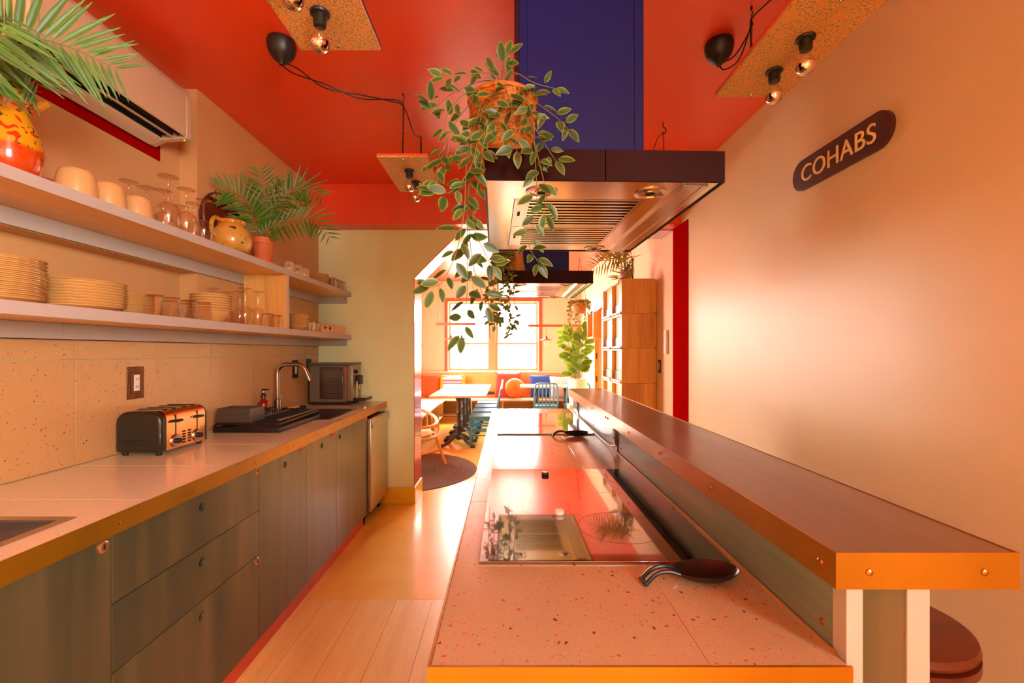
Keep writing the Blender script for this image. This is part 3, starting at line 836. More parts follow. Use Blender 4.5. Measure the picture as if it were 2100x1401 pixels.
pp = thing('potted_palm', 'small palm in a terracotta pot standing on the upper shelf', 'plant', (-1.55, 2.885, U1))
pot(pp, .068, .17, M_TERRA)
b0 = (-1.55, 2.885, U1+.155)
for ctrl, n, ll in (
    ([b0, (-1.545,2.88,2.28), at(545,400,2.88), at(534,350,2.86)], 15, .155),
    ([b0, (-1.53,2.88,2.26), at(578,410,2.85), at(618,385,2.8), at(658,402,2.75)], 16, .15),
    ([b0, (-1.53,2.88,2.20), at(590,455,2.85), at(640,450,2.8), at(675,485,2.74)], 16, .145),
    ([b0, (-1.57,2.87,2.22), at(508,420,2.8), at(480,395,2.72), at(448,385,2.65)], 15, .145),
    ([b0, (-1.54,2.90,2.25), at(565,420,2.9), at(592,392,2.93), at(620,396,2.93)], 12, .15),
    ([b0, (-1.57,2.86,2.18), at(520,450,2.8), at(508,430,2.74)], 11, .15),
    ([b0, (-1.53,2.86,2.15), at(560,470,2.83), at(572,475,2.8)], 10, .10)):
    frond(pp, ctrl, n, ll)

pq = thing('potted_palm', 'palm with long fronds reaching in beside the painted vase', 'plant', (-1.64, 1.16, U1))
pot(pq, .075, .17, M_TERRA)
b0 = (-1.64, 1.16, U1+.155)
for ctrl, n, ll in (
    ([b0, (-1.60,1.20,2.25), at(-40,85,1.28), at(60,77,1.33), at(150,100,1.38), at(235,140,1.43)], 20, .175),
    ([b0, (-1.60,1.22,2.18), at(-60,110,1.30), at(0,118,1.36), at(50,140,1.40), at(78,172,1.42)], 15, .13),
    ([b0, (-1.62,1.18,2.25), at(-110,60,1.2), at(-40,50,1.22), at(15,35,1.24)], 13, .18),
    ([b0, (-1.60,1.22,2.15), at(-80,150,1.3), at(-20,150,1.36), at(10,175,1.4)], 14, .12)):
    frond(pq, ctrl, n, ll, r0=.004, nrm=(.55,-.68,-.15))

# ---- trailing plant on the hood
LEAVES = [leaf_mesh('leaf', w, f, c, M_LEAF, 6) for w, f, c in ((.48,.25,.12), (.42,.35,.2), (.52,.15,.05))]
def vine(parent, ctrl, n, ll, start=.0, r=.0016, leafname='leaf', pool=LEAVES, spread=.75, stem=M_STEM):
    inv = parent.matrix_basis.inverted()
    pts = [inv @ p for p in catmull(ctrl, 10)]; N = len(pts)
    obj('vine', MB().tube(pts, [r*(1-.5*i/(N-1)) for i in range(N)], 6), stem, parent)
    for k in range(n):
        t = start+(1-start)*(k+.5)/n; f = t*(N-1); i = min(int(f), N-2); p = pts[i].lerp(pts[i+1], f-i)
        tan = (pts[min(i+1, N-1)]-pts[max(i-1, 0)]).normalized()
        view = Vector((R.uniform(-.5,.5), -1, R.uniform(-.2,.9))).normalized()
        side = tan.cross(view).normalized()*(1 if k % 2 else -1)
        d = (tan*R.uniform(.15,.9) + side*spread*R.uniform(.6,1.3) + Vector((0,R.uniform(-.5,.2),R.uniform(-.25,.15)))).normalized()
        L = ll*R.uniform(.75,1.15)
        st = p + d*L*.22
        place_leaf(leafname, R.choice(pool), parent, st, d, view, L, R.uniform(-.35,.35))
        if k % 3 == 0:
            pass
    place_leaf(leafname, pool[0], parent, pts[-1], (pts[-1]-pts[-3]), (0,-1,.3), ll)

HZ0, HZ1 = 1.859, 1.941
hp = thing('trailing_plant', 'leafy vine in a woven orange basket hanging over the near hood', 'plant', (-.012, 1.265, HZ1))
M_WICK = mat('orange_wicker', 'c9751a', .55, bump=.6, bscale=70, stretch=(1,1,3), color2='94500f', vscale=50)
obj('basket', mesh_of('basket_body', MB().lathe([(0,0),(.070,0),(.076,.01),(.090,.10),(.093,.17),(.088,.18),(.083,.172),(.080,.11),(0,.10)], 36), 50), M_WICK, hp)
for zz, rr in ((.012,.0775),(.06,.085),(.11,.0925),(.168,.0945)):
    obj('wicker_band', MB().tube(arc((0,0,zz), rr, 0, 2*PI*35/36, 35, 'xy'), .0045, 8, closed=True), M_WICK, hp)
for k in range(12):
    a = 2*PI*k/12
    pts = [(math.cos(a+q*.9)*(.0775+.1*z), math.sin(a+q*.9)*(.0775+.1*z), z) for q, z in ((0,.012),(.33,.06),(.66,.11),(1,.168))]
    obj('wicker_cane', MB().tube(catmull(pts,3), .003, 6), M_WICK, hp)
T0 = (-.02, 1.25, 2.115)
V = [
 ([T0, at(1005,165,1.22), at(930,190,1.17), at(890,225,1.14), at(885,205,1.12)], 12, .042),
 ([T0, at(990,190,1.2), at(935,250,1.14), at(905,320,1.11), at(890,370,1.09)], 15, .043),
 ([T0, at(980,230,1.16), at(958,330,1.11), at(952,430,1.09), at(935,520,1.08), at(905,580,1.07), at(880,590,1.07)], 24, .043),
 ([T0, at(985,220,1.15), at(962,380,1.12), at(958,500,1.11), at(958,600,1.10), at(948,690,1.10)], 26, .042),
 ([T0, at(992,220,1.14), at(970,330,1.10), at(930,390,1.09), at(895,395,1.08)], 12, .042),
 ([T0, at(1000,230,1.14), at(985,350,1.10), at(970,450,1.10), at(995,520,1.10), at(1010,545,1.10)], 16, .040),
 ([T0, at(985,250,1.14), at(962,420,1.13), at(968,530,1.12), at(985,590,1.12), at(998,630,1.12)], 16, .040),
 ([T0, at(1035,175,1.18), at(1040,220,1.13), at(1000,260,1.12), at(985,315,1.11)], 13, .042),
 ([T0, at(1060,180,1.18), at(1090,230,1.13), at(1098,330,1.11), at(1100,430,1.10), at(1085,500,1.10), at(1105,540,1.10)], 26, .040),
 ([T0, at(1060,190,1.18), at(1085,260,1.12), at(1105,330,1.10), at(1120,400,1.10), at(1115,440,1.10)], 16, .038),
 ([T0, at(1070,180,1.18), at(1100,210,1.14), at(1140,240,1.12), at(1165,265,1.11)], 12, .042),
 ([T0, at(1050,150,1.2), at(1095,170,1.18), at(1140,182,1.18)], 8, .036),
 ([T0, at(1030,150,1.22), at(1035,130,1.2), at(1040,110,1.2)], 8, .042),
 ([T0, at(1020,155,1.22), at(990,150,1.18), at(940,155,1.16), at(910,160,1.15)], 12, .036),
 ([T0, at(1010,190,1.16), at(1020,240,1.12), at(1035,290,1.11)], 9, .042),
 ([T0, at(1040,190,1.16), at(1055,250,1.12), at(1060,310,1.11)], 10, .042),
 ([T0, at(1080,240,1.14), at(1120,300,1.11), at(1140,330,1.10)], 9, .040),
 ([T0, at(960,190,1.16), at(915,240,1.13), at(920,300,1.11), at(910,340,1.10)], 13, .042),
]
for c_, n_, l_ in V: vine(hp, c_, int(n_*.85), l_*1.04, start=.18)

# ================================================================== COUNTER THINGS
def rr_top(x0, x1, z0, z1, r, n=6):
    p = [(x0,z0),(x1,z0)]
    p += [(x1-r+r*math.cos(a), z1-r+r*math.sin(a)) for a in [PI/2*k/n for k in range(n+1)]]
    p += [(x0+r+r*math.cos(a), z1-r+r*math.sin(a)) for a in [PI/2+PI/2*k/n for k in range(n+1)]]
    return p
def text_mesh(s, size, depth=.0008, spacing=1.0):
    cu = bpy.data.curves.new('lettering', 'FONT'); cu.body = s; cu.size = size; cu.extrude = depth
    cu.align_x = 'CENTER'; cu.align_y = 'CENTER'; cu.space_character = spacing
    o = bpy.data.objects.new('lettering', cu)
    C.objects.link(o)
    dg = bpy.context.evaluated_depsgraph_get()
    me = bpy.data.meshes.new_from_object(o.evaluated_get(dg))
    bpy.data.objects.remove(o)
    return me

M_CHROME = mat('copper_tinted_chrome', 'd9a878', .2, 1)
M_TOASTB = mat('dark_olive_enamel', '241d12', .3, .1)
ts = thing('toaster', 'four-slot chrome toaster with dark end panels below the outlet', 'toaster', (-1.627, 2.155, CZ+.001))
obj('shell', MB().prism(rr_top(-.092, .098, .018, .198, .045), 'y', -.112, .148), M_CHROME, ts)
obj('end_panel', MB().prism(rr_top(-.099, .104, .016, .196, .05), 'y', -.152, -.112), M_TOASTB, ts, 'dark enamelled end panel', bevel=.012)
obj('end_panel', MB().prism(rr_top(-.095, .10, .016, .196, .05), 'y', .148, .160), M_TOASTB, ts, 'dark enamelled end panel', bevel=.003)
for yy in (-.07, -.015, .055, .11):
    obj('bread_slot', MB().box(-.06, .065, yy-.009, yy+.009, .1978, .1995), M_DARK, ts)
for yy in (-.055, .09):
    obj('lever_slit', MB().box(.0975, .099, yy-.0025, yy+.0025, .07, .175), M_DARK, ts)
    obj('lever', MB().box(.098, .118, yy-.024, yy+.024, .138, .15), M_BLACK, ts, bevel=.004)
    d = obj('dial', MB().lathe([(.030,0),(.030,.006),(.026,.009),(0,.009)], 28, (.098,yy,.052), Matrix.Rotation(PI/2,3,'Y')), M_STEEL, ts)
    obj('knob', MB().lathe([(.013,.009),(.012,.022),(0,.022)], 20, (.098,yy,.052), Matrix.Rotation(PI/2,3,'Y')), M_BLACK, d)
for yy in (-.002, .035):
    for k in range(5):
        obj('button', MB().box(.0978, .1005, yy-.008, yy+.008, .032+k*.0125, .040+k*.0125), M_BLACK, ts)
for k in range(2):
    obj('side_vent', MB().box(-.072, .052, -.1535, -.1515, .047+k*.016, .054+k*.016), M_DARK, ts)
for sx in (-.075, .075):
    for sy in (-.125, .135): obj('foot', MB().lathe([(.011,0),(.013,.018)], 12, (sx,sy,0)), M_BLACK, ts)
tl = obj('lettering', text_mesh('Cuisinart', .024, .0004), mat('pale_embossed_print', 'e8cfae', .4), ts, 'pale brand lettering')
tl.matrix_basis = Matrix.Translation((.0984, .018, .142)) @ Matrix.Rotation(PI/2, 4, 'Z') @ Matrix.Rotation(PI/2, 4, 'X')

# outlets
def outlet(label, cat, M, w, h, mplate, white=True, group=None):
    o = thing('wall_outlet', label, cat); o.matrix_basis = M
    if group: o['group'] = group
    p = MB().box(-w/2, w/2, -.004, 0, -h/2, h/2)
    obj('plate', p, mplate, o, bevel=.003)
    obj('frame', MB().box(-w*.30, w*.30, -.0065, -.004, -h*.33, h*.33), mplate, o, bevel=.002)
    obj('socket', MB().box(-w*.16, w*.16, -.0095, -.006, -h*.25, h*.25), M_WHITE if white else M_BLACK, o, bevel=.001)
    for z in (-h*.12, h*.12):
        for x in (-.006, .006): obj('slot', MB().box(x-.0012, x+.0012, -.0103, -.0093, z-.006, z+.006), M_DARK, o)
    for z in (-h*.42, h*.42): obj('screw', MB().lathe([(.003,0),(.0025,.0015),(0,.0015)], 8, (0,-.004,z), Matrix.Rotation(PI/2,3,'X')), mplate, o)
    return o
M_ABRONZE = mat('antique_bronze_plate', '6e4630', .3, .9, var=.4, vscale=18)
RL = Matrix.Rotation(PI/2, 4, 'Z')      # faces +x
RR = Matrix.Rotation(-PI/2, 4, 'Z')     # faces -x
outlet('antique bronze double outlet on the terrazzo above the toaster', 'outlet', Matrix.Translation((XW2, 2.15, 1.27)) @ RL, .098, .152, M_ABRONZE)
outlet('black wall outlet behind the bend of the tap', 'outlet', Matrix.Translation((XW2, 3.77, 1.27)) @ RL, .10, .15, M_BLACK)
outlet('black wall outlet next to the coffee machine', 'outlet', Matrix.Translation((XW2, 4.03, 1.275)) @ RL, .10, .15, M_BLACK)

# dish drainer
dr = thing('dish_rack', 'black plastic dish drainer set beside the far sink', 'dish rack', (-1.485, 2.87, CZ+.001))
def open_box(b, x0, x1, y0, y1, z0, z1, t=.004):
    b.box(x0,x1,y0,y1,z0,z0+t); b.box(x0,x0+t,y0,y1,z0+t,z1); b.box(x1-t,x1,y0,y1,z0+t,z1); b.box(x0+t,x1-t,y0,y0+t,z0+t,z1); b.box(x0+t,x1-t,y1-t,y1,z0+t,z1); return b
obj('drip_tray', open_box(MB(), -.19, .19, -.28, .28, 0, .028), M_BLACK, dr, bevel=.002)
obj('raised_frame', MB().tube([(-.185,-.277,.03),(-.175,-.27,.05),(.165,-.27,.05),(.185,-.277,.03)], .007, 8).tube([(.178,-.27,.045),(.178,.275,.052)], .007, 8).tube([(-.178,-.27,.045),(-.178,.275,.052)], .007, 8).tube([(-.178,.275,.052),(.178,.275,.052)], .007, 8), M_BLACK, dr)
obj('bin', open_box(MB(), -.178, .02, -.262, -.12, .045, .135), M_GREYP, dr, 'tall black cutlery bin', bevel=.004)
for k in range(11):
    y = -.09+k*.031
    obj('prong', MB().tube(arc((-.1, y, .052), .034, 0, PI, 8), .0028, 6), M_BLACK, dr)
obj('grid_rail', MB().box(.155, .168, -.24, .265, .060, .068).box(-.02, -.008, -.1, .265, .058, .066), M_GREYP, dr)
for k in range(17):
    y = -.225+k*.0295
    obj('grid_bar', MB().box(-.02, .168, y-.003, y+.003, .05, .058), M_BLACK, dr)

sb = thing('soap_bottle', 'ruby red soap bottle with a black pump behind the drainer', 'bottle', (-1.712, 3.20, CZ+.001))
obj('body', mesh_of('bottle_body', MB().lathe([(0,0),(.034,0),(.038,.005),(.038,.085),(.034,.105),(.02,.122),(.014,.128),(.014,.14)], 28), 50), M_AMBER, sb)
obj('collar', MB().lathe([(.0165,.138),(.0165,.16),(.010,.165),(.010,.172)], 20), M_BLACK, sb)
obj('pump_stem', MB().lathe([(.004,.17),(.004,.188)], 10), M_WHITE, sb)
obj('pump_head', MB().lathe([(.009,.186),(.011,.19),(.010,.20),(0,.201)], 14).rod((0,0,.196),(.042,-.006,.193),.004), M_BLACK, sb)

fc = thing('faucet', 'brushed steel gooseneck tap behind the far sink', 'faucet', (-1.665, 3.30, CZ+.001))
obj('base', MB().lathe([(.027,0),(.027,.006),(.024,.008),(.024,.115),(.021,.118),(.015,.12)], 24), M_STEEL, fc)
r_ = .062
gp = [(0,0,.11),(0,0,.30)] + arc((r_,0,.305), r_, PI, PI/2, 8)[0:] + [(.13,0,.367)]
gp += arc((.145,0,.305), r_, PI/2, .42, 7) + [(.235,0,.25)]
obj('spout', mesh_of('spout', MB().tube(gp, .0148, 14), 50), M_STEEL, fc)
obj('lever', MB().rod((.0,.02,.06),(.0,.05,.06),.013).rod((0,.045,.06),(.004,.052,.14),.0045), M_STEEL, fc)
sd = thing('sponge_tray', 'black sponge tray right behind the tap', 'tray', (-1.66, 3.55, CZ+.001))
obj('dish', open_box(MB(), -.055, .055, -.09, .09, 0, .03), M_BLACK, sd, bevel=.003)
sp = obj('sponge', MB().cbox((0,0,0), .06, .10, .03), mat('straw_sponge', 'd9a04c', .9, bump=.4, bscale=150), bevel=.006, loc=(-1.66, 3.54, CZ+.0225))
tag(sp, 'straw-coloured scrubbing sponge lying in the black tray', 'sponge')
sk = thing('sink_button', 'round steel button in the worktop beside the far sink', 'button', (-1.16, 3.70, CZ+.0005))
obj('cap', MB().lathe([(.018,0),(.018,.004),(.013,.018),(.012,.02),(0,.021)], 20), M_STEELP, sk)

cm = thing('coffee_machine', 'grey bean-to-cup coffee machine at the end of the worktop', 'coffee machine', (-1.50, 4.05, CZ+.001))
M_CM = mat('warm_grey_plastic', '6b5d50', .35); M_CMT = mat('smoked_brown_tank', '3a2a20', .12, coat=.6)
obj('body', MB().box(-.21, .12, -.125, .125, .02, .345), M_CM, cm, bevel=.012)
obj('base', MB().box(-.20, .15, -.12, .12, .0, .022), M_BLACK, cm, bevel=.004)
obj('lid', MB().box(-.205, .165, -.127, .127, .345, .362), M_CM, cm, bevel=.005)
tk = obj('water_tank', MB().box(-.115, .085, -.132, -.12, .05, .325), M_CMT, cm, 'ribbed brown water tank window', bevel=.004)
for k in range(18): obj('rib', MB().box(-.08, .08, -.134, -.131, .065+k*.013, .069+k*.013), M_CM, tk)
obj('side_seam', MB().prism([(.098,.06),(.108,.06),(.118,.33),(.098,.33),(.104,.2)], 'y', -.129, -.12), mat('copper_seam', 'b8612a', .3, .6), cm)
obj('front_column', MB().box(.118, .165, -.115, .115, .03, .346), mat('champagne_front', '9c8f74', .3, .6), cm, bevel=.008)
obj('spout_block', MB().box(.165, .205, -.045, .045, .17, .25), M_BLACK, cm, bevel=.006)
for sy in (-.02, .02): obj('spout_tip', MB().lathe([(.008,0),(.01,.05)], 12, (.188, sy, .13)), M_STEELP, cm)
obj('knob', MB().lathe([(.016,0),(.016,.025),(0,.025)], 16, (.165,-.06,.285), Matrix.Rotation(PI/2,3,'Y')), M_BLACK, cm)
obj('milk_wand', MB().rod((.19,-.08,.20),(.19,-.08,.05),.006), M_STEELP, cm)
obj('drip_tray', MB().box(.10, .27, -.10, .10, .03, .055), M_BLACK, cm, bevel=.006)
obj('drip_grille', MB().box(.12, .275, -.104, .104, .055, .062), M_STEELP, cm, bevel=.003)

# ================================================================== AIR CONDITIONER
ac = thing('air_conditioner', 'cream wall-mounted air conditioner with an open black louvre', 'air conditioner', (XW1, 1.965, 2.486))
hl = .405
prof = [(0.001,.304),(0.001,0),(.03,-.008),(.084,.024),(.088,.09),(.19,.135),(.206,.03),(.213,.034),(.213,.235),(.19,.282),(.155,.304)]
obj('casing', MB().prism(prof, 'y', -hl+.04, hl-.04), M_AC, ac)
full = [(0.001,.304),(0.001,0),(.03,-.008),(.084,.018),(.19,.022),(.208,.026),(.215,.036),(.215,.235),(.19,.284),(.155,.306)]
for a, c in ((-hl, -hl+.04), (hl-.04, hl)): obj('end_cap', MB().prism(full, 'y', a, c), M_AC, ac, bevel=.006)
obj('vent_cavity', MB().prism([(.0846,.027),(.0885,.088),(.188,.132),(.204,.045),(.200,.045),(.184,.124),(.093,.083),(.0890,.027)], 'y', -hl+.041, hl-.041), M_DARK, ac, 'black air outlet')
for k in range(3):
    x = .108+.034*k
    obj('louvre', MB().prism([(x,.034),(x+.003,.033),(x+.012,.062),(x+.009,.063)], 'y', -hl+.045, hl-.045), M_BLACK, ac)
obj('flap', MB().prism([(.142,.028),(.151,.030),(.151,.026),(.142,.024)], 'y', -hl+.045, hl-.045), M_AC, ac, 'thin cream air flap')
obj('lower_lip', MB().prism([(.03,-.012),(.082,.018),(.086,.026),(.030,-.006)], 'y', -hl+.02, hl-.05), M_AC, ac)
obj('status_light', MB().lathe([(.004,0),(.003,.002),(0,.002)], 10, (.19,hl-.02,.0225), Matrix.Rotation(PI,3,'X')), mat('green_status_led', '9be82a', .3, emit=('8fe01a', 3)), ac, 'small green indicator light')

# ================================================================== ISLAND
IX0, IX1, IY0, IY1 = -.118, .506, .669, 3.68
isl = thing('island_cabinet', 'stained plywood kitchen island carrying the two hobs', 'island')
ib = MB(); ib.box(IX0+.03, IX1-.002, IY0+.03, IY1-.02, .09, CZ-.058)
obj('body', ib, M_STAINH, isl)
obj('toe_kick', MB().box(IX0+.07, IX1-.01, IY0+.06, IY1-.05, 0, .089), M_REDPL, isl)
for a, c in ((.70,1.45),(1.45,2.2),(2.2,2.95),(2.95,3.64)):
    obj('door', MB().box(IX0+.012, IX0+.0295, a+.002, c-.002, .10, CZ-.062), M_STAIN, isl, bevel=.001)
it = thing('island_worktop', 'pink terrazzo tile worktop with brass edge on the island', 'worktop')
hobA = (-.062, .488, .993, 1.774); hobB = (-.055, .488, 2.53, 3.36)
isea = [IY0+.004, .987, 1.408, 1.829, 2.25, 2.671, 3.092, 3.513, IY1-.004]
for y0, y1 in zip(isea, isea[1:]):
    for x0, x1 in ((IX0+.004, .300), (.300, IX1)):
        obj('tile', MB().box(x0+.0012, x1-.0012, y0+.0012, y1-.0012, CZ-.02, CZ), M_TERR_I, it, bevel=.0008)
obj('substrate', MB().box(IX0+.004, IX1, IY0+.004, IY1-.004, CZ-.055, CZ-.0015), M_GROUT, it)
be = MB(); be.box(IX0, IX0+.004, IY0, IY1, CZ-.057, CZ+.001); be.box(IX0+.004, IX1+.003, IY0, IY0+.004, CZ-.057, CZ+.001); be.box(IX0+.004, IX1, IY1-.004, IY1, CZ-.057, CZ+.001)
obj('brass_edge', be, M_BRASS, it, 'aged brass edging strip')
obj('wall_bead', MB().box(IX1-.004, IX1, IY0+.03, IY1-.004, CZ, CZ+.004), mat('brass_bead', 'd8a860', .4, .5), it)

def hob(h, label):
    x0,x1,y0,y1 = h
    t = thing('induction_hob', label, 'hob', ((x0+x1)/2, (y0+y1)/2, CZ+.0005))
    a, b = (x1-x0)/2, (y1-y0)/2
    obj('glass_top', MB().box(-a,a,-b,b,.0015,.0065), M_BLACKG, t, bevel=.0012)
    obj('frame', MB().box(-a+.008,a-.008,-b+.008,b-.008,0,.0014), M_BLACK, t)
    mk = mat('faint_hob_print', '3a3432', .3)
    for cx, cy, rr in ((.08,-b*.5,.105),(.08,b*.45,.085),(-.1,-b*.1,.07)):
        obj('cooking_zone', MB().lathe([(rr,.0066),(rr+.0012,.0066),(rr+.0012,.0067),(rr,.0067),(rr,.0066)], 48, (cx,cy,0), caps=False), mk, t)
    return t
hob(hobA, 'black glass hob under the near hood reflecting the red ceiling')
hob(hobB, 'black glass hob at the far end of the island')
for (px, py), rr, lab, mt in (((1147,1050), .0135, 'white magnetic control knob on the near hob', M_WHITE), ((1118,970), .013, 'dark magnetic control knob at the far edge of the near hob', M_BLACK)):
    d = F*(CAMZ-CZ-.008)/(py+4-VY)
    k = obj('control_knob', MB().lathe([(rr*.95,0),(rr,.002),(rr,.009),(rr*.9,.0115),(0,.0115)], 24), mt, loc=((px-VX)*d/F, d, CZ+.0075), bevel=.0005)
    tag(k, lab, 'knob')

def spoon_rest(label, X, Y, rz):
    t = thing('spoon_rest', label, 'spoon rest', (X, Y, CZ+.001), rz)
    # dished oval bowl
    vs, fs = [], []; n, m = 28, 6
    for layer in (0, 1):
        for j in range(m+1):
            s = j/m
            for k in range(n):
                a = 2*PI*k/n
                x, y = .062*s*math.cos(a), .043*s*math.sin(a)
                x += .012*s*math.cos(a)*(1 if math.cos(a) < 0 else 0)
                z = .001 + .020*s**3 + (.0025 if layer == 0 else 0)
                vs.append((x, y, z))
    L2 = (m+1)*n
    for j in range(m):
        for k in range(n):
            k2 = (k+1) % n
            fs.append((j*n+k, j*n+k2, (j+1)*n+k2, (j+1)*n+k)); fs.append((L2+j*n+k, L2+(j+1)*n+k, L2+(j+1)*n+k2, L2+j*n+k2))
    for k in range(n): fs.append((m*n+k, m*n+(k+1) % n, L2+m*n+(k+1) % n, L2+m*n+k))
    obj('bowl', mesh_of('rest_bowl', MB().add(vs, fs), 60), M_BLACK, t)
    hd = MB()
    for s in (-1, 1):
        hd.tube(catmull([(-.066, s*.015, .021),(-.09, s*.012, .027),(-.115, s*.011, .022),(-.135, s*.011, .004)], 5), .0042, 8)
    hd.rod((-.135,-.014,.0042),(-.135,.014,.0042),.0042)
    obj('handle', hd, M_BLACK, t)
spoon_rest('black oval spoon rest in front of the near hob', .408, .925, math.radians(6))
spoon_rest('black oval spoon rest in front of the far hob', .385, 2.49, math.radians(3))

# ---- bar
BX0, BX1, BY0, BY1, BZ0, BZ1 = .477, .744, .66, 3.55, 1.076, 1.126
br = thing('bar_counter', 'raised bar with smoked wood top and brass edge along the island', 'bar')
obj('bar_top', MB().box(BX0+.003, BX1-.003, BY0+.003, BY1-.003, BZ0, BZ1), M_BARTOP, br, 'smoked brown wooden bar top')
e = MB(); e.box(BX0, BX0+.003, BY0, BY1, BZ0-.002, BZ1+.0012); e.box(BX1-.003, BX1, BY0, BY1, BZ0-.002, BZ1+.0012)
e.box(BX0+.003, BX1-.003, BY0, BY0+.003, BZ0-.002, BZ1+.0012); e.box(BX0+.003, BX1-.003, BY1-.003, BY1, BZ0-.002, BZ1+.0012)
obj('brass_edge', e, M_BRASS, br, 'aged brass edging strip')
screwn = mesh_of('edge_screw', MB().lathe([(.0055,0),(.005,.002),(.002,.0035),(0,.0036)], 10, rot=Matrix.Rotation(-PI/2, 3, 'Y')))
screwf = mesh_of('end_screw', MB().lathe([(.0055,0),(.005,.002),(.002,.0035),(0,.0036)], 10, rot=Matrix.Rotation(PI/2, 3, 'X')))
for y in (.693, 1.067, 1.426, 1.787, 2.16, 2.205, 2.557, 2.95, 3.33): obj('screw', screwn, M_BRASSD, br, loc=(BX0, y, BZ1-.026))
for x in (.525, .692): obj('screw', screwf, M_BRASSD, br, loc=(x, BY0, BZ1-.027))
obj('panel', MB().box(IX1+.003, .53, .71, BY1-.04, 0, BZ0-.001), M_STAINH, br, 'blue-grey stained side panel')
obj('panel', MB().box(.605, .63, .712, BY1-.04, 0, BZ0-.001), M_STAINH, br, 'blue-grey stained side panel')
obj('end_panel', MB().box(.533, .597, .684, .70, 0, BZ0-.001), M_STAIN, br, 'blue-grey stained end panel')
for x0, x1 in ((IX1+.001, .532), (.598, .632)):
    obj('corner_post', MB().box(x0, x1, .68, .709, 0, BZ0-.002), M_LILAC, br, 'lilac corner post', bevel=.001)
for y in (.735, 1.40, 2.03, 2.68, 3.30): obj('screw', screwn, M_BRASSD, br, loc=(IX1+.003, y, CZ+.03))
outlet('bronze outlet on the bar panel between the two hobs', 'outlet', Matrix.Translation((IX1+.003, 2.14, 1.03)) @ RR, .10, .155, M_ABRONZE)
outlet('bronze outlet on the bar panel near its far end', 'outlet', Matrix.Translation((IX1+.003, 3.28, 1.03)) @ RR, .10, .155, M_ABRONZE)
cb = obj('appliance_cable', MB().tube(catmull([(IX1-.006,2.09,.985),(IX1-.010,2.20,.965),(IX1-.012,2.45,.9605),(IX1-.012,2.9,.9605),(IX1-.010,3.2,.9605)], 6), .003, 6), M_WHITE)
tag(cb, 'thin pale cable running along the foot of the bar panel', 'cable')

st = thing('bar_stool', 'round wooden bar stool with a red frame behind the bar', 'stool', (.925, 1.12, 0))
obj('seat', MB().lathe([(0,.735),(.15,.735),(.165,.742),(.17,.752),(.166,.766),(.155,.770),(0,.768)], 48), wood('reddish_walnut_seat', '6e3520', '4a2012', 0, .8, .38), st)
obj('seat_band', MB().lathe([(.162,.712),(.17,.715),(.17,.735),(.15,.735),(.15,.712)], 48), MATS['reddish_walnut_seat'], st)
M_STRED = mat('red_metal_frame', 'b3140a', .4)
obj('frame_ring', MB().lathe([(.145,.67),(.152,.67),(.152,.711),(.145,.711),(.145,.67)], 40, caps=False), M_STRED, st)
for k in range(4):
    a = PI/4 + k*PI/2
    obj('leg', MB().rod((.14*math.cos(a), .14*math.sin(a), .70), (.19*math.cos(a), .19*math.sin(a), 0), .012), M_STRED, st)
obj('foot_ring', MB().tube(arc((0,0,.25), .172, 0, 2*PI*31/32, 31, 'xy'), .008, 8, closed=True), M_STRED, st)

